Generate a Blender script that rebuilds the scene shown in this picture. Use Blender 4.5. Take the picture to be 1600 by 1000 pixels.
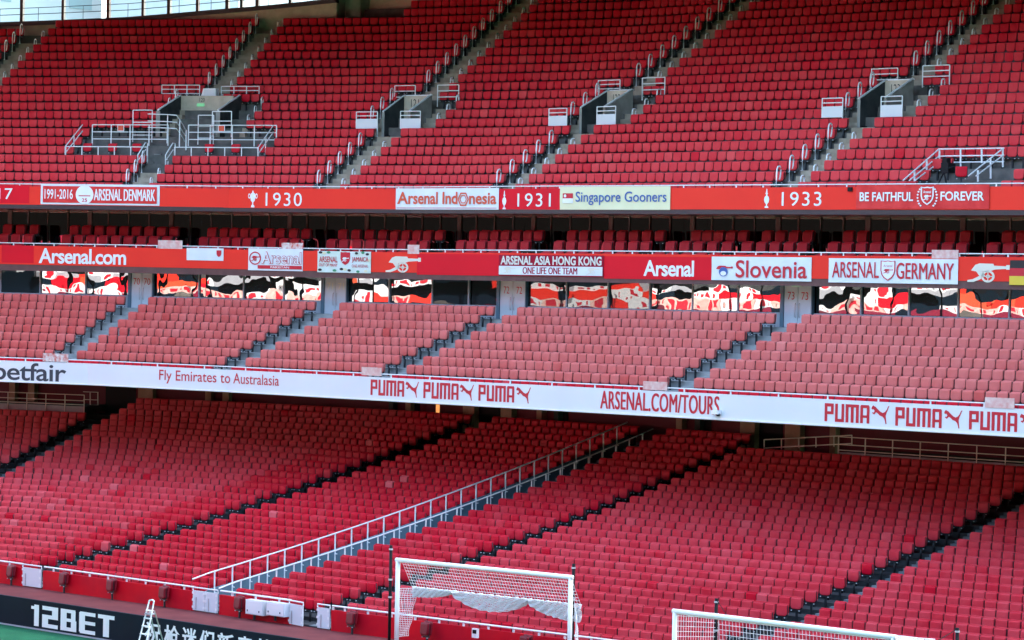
import bpy, bmesh, math, random
import numpy as np
from mathutils import Matrix, Vector
random.seed(7); rng = np.random.default_rng(7)
R = math.radians
for o in list(bpy.data.objects): bpy.data.objects.remove(o)
scene = bpy.context.scene; COL = scene.collection

# ------------------------------------------------------------------ camera
CAMH = 12.48
FPX, RHO, PITCH = 4440.0, 0.02, math.atan(88/4440.0)
cam_d = bpy.data.cameras.new('camera'); cam = bpy.data.objects.new('camera', cam_d); COL.objects.link(cam)
cr, sr, cp, sp = math.cos(RHO), math.sin(RHO), math.cos(PITCH), math.sin(PITCH)
right = Vector((cr, sr*sp, sr*cp)); up_ = Vector((-sr, cr*sp, cr*cp)); back = Vector((0, -cp, sp))
cam.matrix_world = Matrix(((right.x, up_.x, back.x, 0), (right.y, up_.y, back.y, 0), (right.z, up_.z, back.z, CAMH), (0, 0, 0, 1)))
cam_d.sensor_width = 36; cam_d.lens = FPX/1600*36; cam_d.clip_start = 1; cam_d.clip_end = 3000
scene.camera = cam
# ------------------------------------------------------------------ sky and sun (behind the stand: the stand stands in its own shade)
SUN_AZ = Vector((0.85, 0.35)).normalized(); SUN_EL = R(42)
world = bpy.data.worlds.new('World'); scene.world = world; world.use_nodes = True
wn = world.node_tree.nodes; bg = wn['Background']; bg.inputs['Strength'].default_value = 0.15
sky = wn.new('ShaderNodeTexSky'); sky.sky_type = 'NISHITA'; sky.sun_disc = False
sky.sun_elevation = SUN_EL; sky.sun_rotation = math.atan2(SUN_AZ.x, SUN_AZ.y); sky.dust_density = 2.2; sky.ozone_density = 0.35; sky.air_density = 0.8
wb = wn.new('ShaderNodeMix'); wb.data_type = 'RGBA'; wb.blend_type = 'MULTIPLY'; wb.inputs[0].default_value = 1; wb.inputs[7].default_value = (1.0, 1.03, .955, 1)   # sky colour multiplied by a white-balance tint
world.node_tree.links.new(sky.outputs[0], wb.inputs[6]); world.node_tree.links.new(wb.outputs[2], bg.inputs['Color'])
sun_d = bpy.data.lights.new('sun', 'SUN'); sun_d.energy = 4.0; sun_d.angle = R(0.5); sun_d.color = (1, .95, .88)
sun = bpy.data.objects.new('sun', sun_d); COL.objects.link(sun)
to_sun = Vector((SUN_AZ.x*math.cos(SUN_EL), SUN_AZ.y*math.cos(SUN_EL), math.sin(SUN_EL)))
sun.rotation_euler = to_sun.to_track_quat('Z', 'Y').to_euler(); sun.location = (0, 0, 80)
scene.view_settings.view_transform = 'Standard'; scene.view_settings.look = 'None'
scene.view_settings.exposure = 3.4; scene.view_settings.gamma = 1.0
scene.cycles.max_bounces = 6; scene.cycles.diffuse_bounces = 1; scene.cycles.glossy_bounces = 3
scene.cycles.transparent_max_bounces = 6; scene.cycles.use_denoising = True

# ------------------------------------------------------------------ materials
def mat(name, col, rough=.55, spec=.5, metal=0.0, col2=None, nscale=3.0, bump=0.0, bscale=30.0, emis=None, detail=4.0):
    m = bpy.data.materials.new(name); m.use_nodes = True; nt = m.node_tree; b = nt.nodes['Principled BSDF']
    b.inputs['Base Color'].default_value = (*col, 1); b.inputs['Roughness'].default_value = rough
    b.inputs['Specular IOR Level'].default_value = spec; b.inputs['Metallic'].default_value = metal
    tc = nt.nodes.new('ShaderNodeTexCoord')
    if col2:
        n = nt.nodes.new('ShaderNodeTexNoise'); n.inputs['Scale'].default_value = nscale; n.inputs['Detail'].default_value = detail
        cr_ = nt.nodes.new('ShaderNodeValToRGB'); cr_.color_ramp.elements[0].color = (*col, 1); cr_.color_ramp.elements[1].color = (*col2, 1)
        cr_.color_ramp.elements[0].position = .35; cr_.color_ramp.elements[1].position = .7
        nt.links.new(tc.outputs['Object'], n.inputs['Vector']); nt.links.new(n.outputs['Fac'], cr_.inputs['Fac']); nt.links.new(cr_.outputs['Color'], b.inputs['Base Color'])
    if bump:
        n = nt.nodes.new('ShaderNodeTexNoise'); n.inputs['Scale'].default_value = bscale; n.inputs['Detail'].default_value = 3
        bp = nt.nodes.new('ShaderNodeBump'); bp.inputs['Strength'].default_value = bump; bp.inputs['Distance'].default_value = .05
        nt.links.new(tc.outputs['Object'], n.inputs['Vector']); nt.links.new(n.outputs['Fac'], bp.inputs['Height']); nt.links.new(bp.outputs['Normal'], b.inputs['Normal'])
    if emis:
        b.inputs['Emission Color'].default_value = (*emis[0], 1); b.inputs['Emission Strength'].default_value = emis[1]
    return m
def seat_mat(name, fresh, faded, rough=.42, spec=.5):  # faded: pale end of the tint, for fading and painted sheen
    """red seat plastic or cloth: the mesh attribute «tint» sets how pale each seat is: fading plus painted sheen"""
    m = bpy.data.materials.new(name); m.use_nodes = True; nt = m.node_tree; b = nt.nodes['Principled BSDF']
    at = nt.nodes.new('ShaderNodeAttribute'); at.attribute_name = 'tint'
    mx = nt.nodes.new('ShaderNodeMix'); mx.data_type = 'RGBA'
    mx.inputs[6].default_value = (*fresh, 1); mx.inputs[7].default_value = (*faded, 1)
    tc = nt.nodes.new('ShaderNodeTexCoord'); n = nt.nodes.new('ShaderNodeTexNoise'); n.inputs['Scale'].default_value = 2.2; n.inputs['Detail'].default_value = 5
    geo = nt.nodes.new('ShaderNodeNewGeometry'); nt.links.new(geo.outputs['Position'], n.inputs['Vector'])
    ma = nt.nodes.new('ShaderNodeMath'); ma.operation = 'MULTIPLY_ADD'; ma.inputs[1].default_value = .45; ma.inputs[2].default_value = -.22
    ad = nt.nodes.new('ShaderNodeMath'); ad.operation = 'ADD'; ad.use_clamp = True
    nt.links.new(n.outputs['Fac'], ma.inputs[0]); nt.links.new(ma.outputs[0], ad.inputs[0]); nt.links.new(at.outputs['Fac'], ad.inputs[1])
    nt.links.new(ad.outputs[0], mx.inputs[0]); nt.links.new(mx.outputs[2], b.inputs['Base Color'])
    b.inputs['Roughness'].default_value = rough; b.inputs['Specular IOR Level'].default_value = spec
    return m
M = dict(
    seat=seat_mat('red_seat_plastic', (.62, .0015, .020), (.80, .135, .150), .48, .18),
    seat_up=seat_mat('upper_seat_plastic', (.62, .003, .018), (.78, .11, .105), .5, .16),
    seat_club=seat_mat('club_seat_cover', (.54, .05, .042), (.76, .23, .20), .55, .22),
    seat_box=seat_mat('box_seat_cover', (.44, .003, .014), (.60, .035, .04), .5, .25),
    seat_stew=seat_mat('steward_seat_plastic', (.17, .003, .012), (.30, .02, .03), .5, .25),
    dark=mat('dark_metal', (.012, .016, .02), .5), hinge=mat('grey_hinge', (.55, .55, .55), .4),
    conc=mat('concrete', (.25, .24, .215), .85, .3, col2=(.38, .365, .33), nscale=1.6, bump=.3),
    void=mat('shade_black', (.003, .003, .003), 1.0, 0.0), bank_dark=mat('far_seats_darkened', (.10, .006, .014), .8, .1), conc_mid=mat('shaded_concrete', (.10, .095, .085), .85, .2, col2=(.18, .165, .15), nscale=1.6),  # bank_dark: far seats darkened to cut the red light they bounce
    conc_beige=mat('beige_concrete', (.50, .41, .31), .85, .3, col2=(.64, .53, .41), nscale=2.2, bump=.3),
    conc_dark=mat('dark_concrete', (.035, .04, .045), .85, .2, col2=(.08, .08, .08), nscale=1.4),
    conc_step=mat('step_concrete', (.30, .24, .175), .85, .3, col2=(.47, .39, .295), nscale=2.0), conc_grey=mat('grey_step_concrete', (.26, .27, .27), .85, .3, col2=(.38, .38, .37), nscale=2.0),
    step_low=mat('lower_step', (.14, .17, .18), .8, .3, col2=(.24, .27, .28), nscale=2.0),
    ramp=mat('blue_grey_ramp', (.10, .165, .21), .7, .3, col2=(.15, .22, .27), nscale=1.5),
    white=mat('white_paint', (.88, .88, .87), .4, .5), white2=mat('white_panel', (.76, .78, .80), .35, .5, col2=(.72, .74, .77), nscale=.4),
    grey=mat('grey_panel', (.36, .36, .40), .5, .5, col2=(.42, .42, .46), nscale=2), steel=mat('steel', (.55, .55, .55), .3, .5, .8),
    warm_rail=mat('warm_white_rail', (.88, .78, .70), .4),
    red1=mat('bright_red_board', (.90, .040, .022), .6, .2, col2=(.86, .034, .022), nscale=.5),
    red2=mat('deep_red_board', (.76, .006, .020), .6, .2, col2=(.70, .006, .020), nscale=.5),
    wallred=mat('red_wall_panel', (.70, .003, .014), .5, .2, col2=(.52, .003, .018), nscale=.9),
    maroon=mat('maroon', (.22, .004, .03), .6), brown=mat('brown_soffit', (.13, .055, .05), .6, col2=(.10, .04, .04)),
    mull=mat('brown_mullion', (.10, .045, .045), .5), mull_dk=mat('dark_mullion', (.03, .03, .035), .4),
    bluegrey=mat('blue_grey_frame', (.10, .16, .21), .45), door=mat('grey_door', (.62, .63, .68), .4, col2=(.58, .59, .65), nscale=1),
    cloth_w=mat('white_banner_cloth', (.80, .81, .82), .8, .2, col2=(.72, .74, .77), nscale=1.5, bump=.25, bscale=2.5),
    cloth_r=mat('red_banner_cloth', (.78, .06, .055), .8, .2, col2=(.62, .03, .03), nscale=1.8, bump=.5, bscale=2.5),
    cloth_y=mat('cream_banner_cloth', (.80, .76, .50), .8, .2, col2=(.76, .71, .45), nscale=1.2, bump=.2, bscale=2.5),
    cloth_m=mat('maroon_banner_cloth', (.36, .008, .03), .8, .2), cloth_j=mat('patterned_banner_cloth', (.74, .80, .78), .8, .2, col2=(.62, .72, .60), nscale=2.2),
    cloth_p=mat('pink_cloth', (.72, .36, .32), .8, .2, col2=(.80, .62, .56), nscale=5), cloth_pw=mat('printed_cloth', (.78, .74, .70), .8, .2, col2=(.60, .07, .05), nscale=6),
    ink_w=mat('white_lettering', (.82, .82, .82), .5), ink_r=mat('red_lettering', (.58, .012, .03), .5), ink_o=mat('orange_red_lettering', (.70, .09, .035), .5),
    ink_b=mat('blue_lettering', (.03, .11, .36), .5), ink_s=mat('slate_lettering', (.03, .04, .06), .5), ink_k=mat('black_ink', (.012, .012, .014), .6),
    ink_c=mat('cream_emblem', (.76, .70, .58), .5), ink_g=mat('green_ink', (.05, .30, .14), .6), gold=mat('gold_cloth', (.76, .52, .05), .7), lum=mat('led_lettering', (.92, .91, .90), .5),
    green_sign=mat('exit_sign_face', (.10, .55, .25), .4, emis=((.45, .9, .45), .03)),
    led=mat('ad_board_black', (.004, .011, .019), .6, .12, col2=(.006, .015, .026), nscale=.8),
    track=mat('red_track', (.13, .022, .024), .8, .3, col2=(.18, .035, .034), nscale=1.1), grass=mat('turf', (.004, .075, .032), .85, .2, col2=(.007, .11, .046), nscale=.7, bump=.4, bscale=60),
    roof=mat('roof_underside', (.10, .10, .105), .7), bldg=mat('pale_render', (.56, .58, .58), .7, col2=(.48, .51, .52), nscale=.3), bldg_win=mat('pale_window', (.30, .40, .42), .25, .6),
    pillar=mat('brown_concrete', (.34, .19, .13), .85, .3, col2=(.50, .30, .22), nscale=1.5), backred=mat('dark_red_wall', (.13, .004, .018), .7), net=mat('net_cord', (.90, .90, .90), .7), black=mat('black_plastic', (.006, .006, .008), .6, .2),
    dooryel=mat('ochre_door', (.42, .30, .12), .6, col2=(.5, .38, .18), nscale=1.2), lamp=mat('warm_lamp', (.8, .5, .25), .5, emis=((1, .36, .10), .10)),
)
def glass_mat(name, refl, body, wav, scale, tint=(.9, .9, .9)):
    m = bpy.data.materials.new(name); m.use_nodes = True; nt = m.node_tree; b = nt.nodes['Principled BSDF']
    b.inputs['Base Color'].default_value = (*tint, 1); b.inputs['Metallic'].default_value = 1; b.inputs['Roughness'].default_value = .002
    d = nt.nodes.new('ShaderNodeBsdfDiffuse'); d.inputs['Color'].default_value = (*body, 1)
    mx = nt.nodes.new('ShaderNodeMixShader'); mx.inputs[0].default_value = refl
    out = nt.nodes['Material Output']; nt.links.new(d.outputs[0], mx.inputs[1]); nt.links.new(b.outputs[0], mx.inputs[2]); nt.links.new(mx.outputs[0], out.inputs['Surface'])
    tc = nt.nodes.new('ShaderNodeTexCoord'); n = nt.nodes.new('ShaderNodeTexNoise'); n.inputs['Scale'].default_value = scale; n.inputs['Detail'].default_value = 1.5
    geo = nt.nodes.new('ShaderNodeNewGeometry'); nt.links.new(geo.outputs['Position'], n.inputs['Vector'])
    bp = nt.nodes.new('ShaderNodeBump'); bp.inputs['Strength'].default_value = wav; bp.inputs['Distance'].default_value = .02
    nt.links.new(n.outputs['Fac'], bp.inputs['Height']); nt.links.new(bp.outputs['Normal'], b.inputs['Normal'])
    return m
M['glass_club'] = glass_mat('wavy_reflecting_glass', .14, (.02, .025, .03), .22, .75)
M['glass_dim'] = glass_mat('dim_reflecting_glass', .06, (.015, .02, .024), .2, .7)
M['glass_box'] = glass_mat('dark_reflecting_glass', .22, (.004, .005, .008), .06, .8, (.9, .75, .7))

# ------------------------------------------------------------------ object helpers
def tag(o, label=None, cat=None, group=None, kind=None):
    if label: o['label'] = label
    if cat: o['category'] = cat
    if group: o['group'] = group
    if kind: o['kind'] = kind
    return o
def empty(name, loc=(0, 0, 0), label=None, cat=None, group=None, rz=0.0):
    o = bpy.data.objects.new(name, None); COL.objects.link(o); o.location = loc; o.rotation_euler = (0, 0, rz)
    bpy.context.view_layer.update() if False else None
    return tag(o, label, cat, group)
class MB:
    """collects shapes and links them as one mesh object"""
    def __init__(s): s.v = []; s.f = []
    def add(s, vs, fs):
        n = len(s.v); s.v += [tuple(v) for v in vs]; s.f += [tuple(i+n for i in f) for f in fs]; return s
    def box(s, o, ax, ay, az):
        """box from corner o spanned by three vectors"""
        o = Vector(o); ax = Vector(ax); ay = Vector(ay); az = Vector(az)
        vs = [o, o+ax, o+ax+ay, o+ay, o+az, o+ax+az, o+ax+ay+az, o+ay+az]
        return s.add(vs, [(0, 3, 2, 1), (4, 5, 6, 7), (0, 1, 5, 4), (1, 2, 6, 5), (2, 3, 7, 6), (3, 0, 4, 7)])
    def tube(s, pts, r=.02, n=6, closed=False):
        pts = [Vector(p) for p in pts]; m = len(pts); base = len(s.v); rings = []
        for i, p in enumerate(pts):
            a = pts[i-1] if (i > 0 or closed) else p; b = pts[(i+1) % m] if (i < m-1 or closed) else p
            d = (b-a).normalized(); u = d.cross(Vector((0, 0, 1)))
            if u.length < 1e-3: u = d.cross(Vector((0, 1, 0)))
            u.normalize(); w = d.cross(u)
            rings.append([p+(u*math.cos(2*math.pi*k/n)+w*math.sin(2*math.pi*k/n))*r for k in range(n)])
        vs = [v for q in rings for v in q]; fs = []
        for i in range(m if closed else m-1):
            j = (i+1) % m
            for k in range(n): fs.append((i*n+k, i*n+(k+1) % n, j*n+(k+1) % n, j*n+k))
        if not closed: fs += [tuple(range(n-1, -1, -1)), tuple((m-1)*n+k for k in range(n))]
        return s.add(vs, fs)
    def bar(s, a, b, w=.04): return s.tube([a, b], w*.6, 4)
    def prism(s, poly, o, ex, ey, ez):
        """polygon (2-D list) in the plane ex,ey at o, extruded along ez"""
        o = Vector(o); ex = Vector(ex); ey = Vector(ey); ez = Vector(ez); n = len(poly)
        vs = [o+ex*p[0]+ey*p[1] for p in poly]; vs += [v+ez for v in vs]
        return s.add(vs, [tuple(range(n-1, -1, -1)), tuple(range(n, 2*n))]+[(i, (i+1) % n, n+(i+1) % n, n+i) for i in range(n)])
    def build(s, name, m, parent=None, smooth=False):
        me = bpy.data.meshes.new(name); me.from_pydata(s.v, [], s.f); me.update()
        bm = bmesh.new(); bm.from_mesh(me); bmesh.ops.recalc_face_normals(bm, faces=bm.faces); bm.to_mesh(me); bm.free()
        if m: me.materials.append(M[m] if isinstance(m, str) else m)
        if smooth: me.polygons.foreach_set('use_smooth', [True]*len(me.polygons))
        o = bpy.data.objects.new(name, me); COL.objects.link(o)
        if parent is not None: put(o, parent)
        return o
def put(o, parent):
    o.parent = parent
    if parent.type == 'EMPTY' or parent.get('_moved'):
        o.matrix_parent_inverse = (Matrix.Translation(parent.location) @ parent.rotation_euler.to_matrix().to_4x4()).inverted() if parent.parent is None else Matrix()
def copy_tree(o, parent=None):
    c = o.copy(); COL.objects.link(c)
    if parent is not None: c.parent = parent
    for ch in o.children: copy_tree(ch, c)
    return c

# ------------------------------------------------------------------ plan of the bowl: every deck is a chain of straight facets
def en(t):
    t = R(t); return np.array([math.cos(t), -math.sin(t)]), np.array([math.sin(t), math.cos(t)])
class Deck:
    """facets left to right as (angle of its rows, distance of its front line); s runs along a facet, t outwards"""
    def __init__(s, facets, send, tilt=(99, 0.0, 0.0)):
        s.f = [(en(a), c, a) for a, c in facets]; s.send = send; s.tilt = tilt
    def bounds(s, i, t):
        (e, n), c, _ = s.f[i]; lo = s.send[0] if i == 0 else None; hi = s.send[1] if i == len(s.f)-1 else None
        def cut(j):
            (e2, n2), c2, _ = s.f[j]; return ((c2+t)-(c+t)*float(n@n2))/float(e@n2)
        return (cut(i-1) if lo is None else lo), (cut(i+1) if hi is None else hi)
    def dz(s, i, sv): return s.tilt[1]*(sv-s.tilt[2]) if i == s.tilt[0] else (s.tilt[1]*(s.bounds(s.tilt[0], 0)[1]-s.tilt[2]) if i > s.tilt[0] else 0.0)
    def P(s, i, sv, t, z):
        (e, n), c, _ = s.f[i]; p = n*(c+t)+e*sv; return Vector((p[0], p[1], z+s.dz(i, sv)))
    def E(s, i): return Vector((*s.f[i][0][0], 0))
    def N(s, i): return Vector((*s.f[i][0][1], 0))
    def line(s, t, z, a=None, b=None):
        """polyline at offset t from (facet, s) a to b"""
        a = a or (0, s.send[0]); b = b or (len(s.f)-1, s.send[1]); out = []
        for i in range(a[0], b[0]+1):
            lo, hi = s.bounds(i, t)
            out.append(s.P(i, a[1] if i == a[0] else lo, t, z))
            if i == b[0]: out.append(s.P(i, b[1], t, z))
        return out
    def sweep(s, prof, a=None, b=None, closed=True, cap=True):
        """profile [(t,z)] swept along the facets"""
        lines = [s.line(t, z, a, b) for t, z in prof]; m = len(prof); L = len(lines[0]); vs = [lines[k][q] for q in range(L) for k in range(m)]; fs = []
        for q in range(L-1):
            for k in range(m if closed else m-1):
                k2 = (k+1) % m; fs.append((q*m+k, q*m+k2, (q+1)*m+k2, (q+1)*m+k))
        if closed and cap: fs += [tuple(range(m)), tuple((L-1)*m+k for k in range(m-1, -1, -1))]
        return vs, fs
    # reading the photograph: where the sight line through pixel (x, y) of the 1600x1000 photograph meets a real plane of the bowl
    def hit(s, x, y, t, i=None):
        r = ray(x, y); best = None
        for k in (range(len(s.f)) if i is None else [i]):
            (e, n), c, _ = s.f[k]; d = float(r[:2]@n)
            if d <= 0: continue
            p = r*((c+t)/d); sv = float(p[:2]@e); lo, hi = s.bounds(k, t)
            if i is not None or lo-.01 <= sv <= hi+.01: return k, sv, p[2]+CAMH-s.dz(k, sv)
        return len(s.f)-1, sv, p[2]+CAMH-s.dz(len(s.f)-1, sv)
    def hits(s, x, y, i, sv):
        (e, n), c, _ = s.f[i]; r = ray(x, y); p = r*(sv/float(r[:2]@e)); return float(p[:2]@n)-c, p[2]+CAMH
def ray(x, y):
    dx, dy = x-800, y-500; u = dx*cr+dy*sr; v = -dx*sr+dy*cr
    return np.array([u, FPX*cp-v*sp, -v*cp-FPX*sp])
def proj(p):
    X, Y, Z = p[0], p[1], p[2]-CAMH; d = Y*cp-Z*sp; v = -(Y*sp+Z*cp)/d*FPX; u = X/d*FPX
    return 800+u*cr-v*sr, 500+u*sr+v*cr
LOW = Deck([(9.4, 0), (20.17, 95.969), (30.97, 83.044), (41.77, 68.094), (38.97, 71.333)], (-70, -22))
CLUB = Deck([(20.17, 0), (30.97, 0), (41.77, 79.716)], (-80, -24), (2, .0063, -85.5))
UP = Deck([(8.0, 0), (18.34, 115.35), (31.05, 101.29), (43.76, 84.40)], (-60, -30))
def chain(deck, i, s_cut, side):
    """set facet i's distance so that it meets its neighbour (i+side) at the neighbour's s_cut"""
    (e, n), c, _ = deck.f[i+side]; p = n*c+e*s_cut; (e2, n2), _, a = deck.f[i]; deck.f[i] = ((e2, n2), float(p@n2), a); return float(p@e2)
chain(LOW, 0, -74.0, 1)
sB = chain(CLUB, 1, -85.72, 1); chain(CLUB, 0, sB-7.5, 1)
chain(UP, 0, -70.5, 1)
LT, CT, UT = .8558, .91, .7826
def lz(j): return .886+.1316*j+.00155*j*j          # seat-top heights of the rows
def cz(k): return 8.385+.322*k
def uz(k): return 15.756+.4365*k+.000978*k*k
ST = .82                                            # seat top above the floor of its row

# ------------------------------------------------------------------ lettering and emblems (set on a deck's face)
class Face:
    """a flat frame on the face of a deck: origin at the picture's corners, x along the facet, z up"""
    def __init__(s, deck, t, quad, proud=.02):
        x0, y0t, y0b, x1, y1t, y1b = quad; i, sm, _ = deck.hit((x0+x1)/2, (y0t+y0b+y1t+y1b)/4, t); s.i = i; s.deck = deck
        _, s.s0, za = deck.hit(x0, y0t, t, i); _, _, zb = deck.hit(x0, y0b, t, i); _, s.s1, zc = deck.hit(x1, y1t, t, i); _, _, zd = deck.hit(x1, y1b, t, i)
        s.z1 = (za+zc)/2; s.z0 = (zb+zd)/2; s.w = s.s1-s.s0; s.h = s.z1-s.z0; s.t = t-proud
        s.o = deck.P(i, s.s0, s.t, s.z0); s.ex = (deck.P(i, s.s1, s.t, s.z0)-s.o).normalized(); s.ez = Vector((0, 0, 1)); s.n = -deck.N(i)
    def p(s, u, v, d=0.0):
        """point on the face (u, v in 0..1), following the deck round its corners"""
        sv = s.s0+u*s.w; i = s.i; t = s.t-d; lo, hi = s.deck.bounds(i, t)
        if sv > hi and i < len(s.deck.f)-1: sv = s.deck.bounds(i+1, t)[0]+(sv-hi); i += 1
        elif sv < lo and i > 0: sv = s.deck.bounds(i-1, t)[1]-(lo-sv); i -= 1
        return s.deck.P(i, sv, t, s.z0+v*s.h)
def text_mesh(string, bold=0.0, shear=0.0, spacing=1.0):
    cu = bpy.data.curves.new('lettering', 'FONT'); cu.body = string; cu.offset = bold; cu.shear = shear; cu.space_character = spacing; cu.resolution_u = 4
    o = bpy.data.objects.new('lettering', cu); COL.objects.link(o); dg = bpy.context.evaluated_depsgraph_get()
    me = bpy.data.meshes.new_from_object(o.evaluated_get(dg)); bpy.data.objects.remove(o); bpy.data.curves.remove(cu)
    v = np.array([q.co[:] for q in me.vertices]); fs = [tuple(p.vertices) for p in me.polygons]; bpy.data.meshes.remove(me)
    v[:, 0] -= v[:, 0].min(); v[:, 1] -= v[:, 1].min(); return v/np.array([v[:, 0].max(), v[:, 1].max(), 1]), fs
def letter(face, string, m, parent, u0=0, v0=0, u1=1, v1=1, bold=.0, d=.004, name='lettering', spacing=1.0, shear=0.0, dbl=0.0):
    v, fs = text_mesh(string, bold, shear, spacing); mb = MB()
    for q in ((0,) if not dbl else (-1, 0, 1)): mb.add([face.p(u0+(u1-u0)*(a+q*dbl), v0+(v1-v0)*b, d+.0012*(q+1)) for a, b, _ in v], fs)
    return mb.build(name, m, parent)
def shape(face, polys, m, parent, u0, v0, u1, v1, d=.004, name='emblem'):
    mb = MB()
    for pl in polys:
        mb.add([face.p(u0+(u1-u0)*a, v0+(v1-v0)*b, d) for a, b in pl], [tuple(range(len(pl)))])
    return mb.build(name, m, parent)
def rect(face, m, parent, u0, v0, u1, v1, d=.003, name='panel'):
    mb = MB(); n = 40
    vs = [face.p(u0+(u1-u0)*k/n, v, d) for k in range(n+1) for v in (v0, v1)]; mb.add(vs, [(2*k, 2*k+2, 2*k+3, 2*k+1) for k in range(n)]); return mb.build(name, m, parent)
def circ(cx, cy, rx, ry, n=20, a0=0, a1=360): return [(cx+rx*math.cos(R(a0+(a1-a0)*k/n)), cy+ry*math.sin(R(a0+(a1-a0)*k/n))) for k in range(n)]
def ring(cx, cy, rx, ry, w, n=24):
    out = []
    for k in range(n):
        a, b = 2*math.pi*k/n, 2*math.pi*(k+1)/n
        out.append([(cx+rx*math.cos(a), cy+ry*math.sin(a)), (cx+rx*math.cos(b), cy+ry*math.sin(b)), (cx+(rx-w)*math.cos(b), cy+(ry-w*ry/rx)*math.sin(b)), (cx+(rx-w)*math.cos(a), cy+(ry-w*ry/rx)*math.sin(a))])
    return out
CANNON = [[(.10, .62), (.20, .92), (.30, 1.0), (.62, .98), (.64, .88), (.92, .86), (.92, .92), (1, .92), (1, .68), (.92, .68), (.92, .72), (.66, .68), (.50, .56), (.20, .58)],
          [(.02, .02), (.02, .12), (.14, .16), (.30, .34), (.22, .58), (.36, .60), (.44, .34), (.30, .14), (.16, .02)]] + ring(.50, .32, .155, .32, .05) + [circ(.50, .32, .05, .1, 10)] + [[(.49, .02), (.51, .02), (.51, .62), (.49, .62)], [(.36, .30), (.64, .30), (.64, .34), (.36, .34)]]
SHIELD = [(0, 1), (.25, .97), (.5, 1), (.75, .97), (1, 1), (1, .5), (.93, .3), (.78, .14), (.5, 0), (.22, .14), (.07, .3), (0, .5)]
CAT = [[(0, .80), (.02, .90), (.10, .99), (.15, .94), (.22, .92), (.34, .80), (.50, .66), (.64, .60), (.76, .66), (.86, .80), (.92, .96), (.98, 1.0), (1, .97), (.96, .92), (.90, .74), (.84, .60), (.80, .46), (.82, .30), (.84, .12), (.86, .02), (.80, .02), (.77, .16), (.72, .30), (.62, .40), (.46, .46), (.36, .56), (.26, .62), (.16, .50), (.05, .56), (.06, .62), (.14, .60), (.18, .70), (.12, .78), (.05, .76)]]
TROPHY = [[(.30, 0), (.70, 0), (.66, .10), (.56, .16), (.55, .30), (.70, .40), (.76, .60), (.72, .82), (.58, .88), (.56, 1), (.44, 1), (.42, .88), (.28, .82), (.24, .60), (.30, .40), (.45, .30), (.44, .16), (.34, .10)]] + ring(.13, .68, .13, .16, .06, 12) + ring(.87, .68, .13, .16, .06, 12)
TROPHY_TALL = [[(.15, 0), (.85, 0), (.8, .08), (.6, .11), (.6, .2), (.85, .3), (.95, .45), (.85, .58), (.62, .64), (.62, .72), (.75, .75), (.62, .8), (.56, 1), (.44, 1), (.38, .8), (.25, .75), (.38, .72), (.38, .64), (.15, .58), (.05, .45), (.15, .3), (.4, .2), (.4, .11), (.2, .08)]]
def blocky(word, face, m, parent, u0, v0, u1, v1, name='lettering'):
    """heavy condensed capitals made of bars, as on the boards"""
    G = dict(P=[(0, 0, .3, 1), (0, .82, 1, 1), (.7, .40, 1, 1), (0, .40, 1, .56)], U=[(0, 0, .3, 1), (.7, 0, 1, 1), (0, 0, 1, .17)],
             M=[(0, 0, .22, 1), (.39, 0, .61, 1), (.78, 0, 1, 1), (0, .84, 1, 1)], A=[(0, 0, .3, .94), (.7, 0, 1, .94), (.05, .84, .95, 1), (0, .30, 1, .44)],
             one=[(.35, 0, .9, 1), (0, .78, .4, .92)], two=[(0, .82, 1, 1), (.62, .42, 1, 1), (0, .42, 1, .60), (0, 0, .38, .6), (0, 0, 1, .18)],
             B=[(0, 0, .38, 1), (0, .84, .92, 1), (0, .43, .94, .58), (0, 0, 1, .17), (.66, .5, .94, .94), (.66, .06, 1, .5)], E=[(0, .06, .36, .96), (.06, .83, 1, 1), (.2, .42, 1, .58), (.06, 0, 1, .17)], T=[(0, .82, 1, 1), (.32, 0, .68, 1)])
    W = {'M': 1.45, 'one': .55}; ks = word; tot = sum(W.get(k, 1.0) for k in ks)+.16*(len(ks)-1); x = 0; mb = MB()
    for k in ks:
        w = W.get(k, 1.0)
        for q, (a, b, c, d) in enumerate(G[k]):
            pl = [(a, b), (c, b), (c, d), (a, d)]; dd = .004+.0012*q
            mb.add([face.p(u0+(u1-u0)*(x+w*pa)/tot, v0+(v1-v0)*pb, dd) for pa, pb in pl], [(0, 1, 2, 3)])
        x += w+.16
    return mb.build(name, m, parent)
def banner(deck, t, quad, m, label, name='banner', proud=.05, wave=.018, group=None, cat='banner'):
    """a cloth hung over a board: gently billowing sheet with real thickness"""
    f = Face(deck, t, quad, proud); root = empty(name, f.p(.5, 0), label, cat, group)
    nu, nv = 28, 6; vs = []; ph = random.random()*6
    for side in (0, 1):
        for b in range(nv+1):
            for a in range(nu+1):
                u, v = a/nu, b/nv; wv = wave*.5*(math.sin(u*9+ph+v*2)+math.sin(u*17+ph*2-v*3))*(1-v)**.7
                vs.append(f.p(u, v, -.016+min(wv, .0)*1.0-(.008 if side else 0)))
    fs = []; N = (nu+1)*(nv+1)
    for b in range(nv):
        for a in range(nu):
            q = b*(nu+1)+a; fs.append((q, q+1, q+nu+2, q+nu+1)); fs.append((N+q, N+q+nu+1, N+q+nu+2, N+q+1))
    MB().add(vs, fs).build('cloth', m, root, True)
    return f, root
def at(name, deck, i, s, t, z, label=None, cat=None, group=None, turn=0.0):
    """an Empty at a thing's base, x along the facet, y outwards (into the stand)"""
    return empty(name, deck.P(i, s, t, z), label, cat, group, -R(deck.f[i][2])+turn)
def loc(mb, name, m, parent, smooth=False):
    o = mb.build(name, m, None, smooth); o.parent = parent; return o
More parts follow.
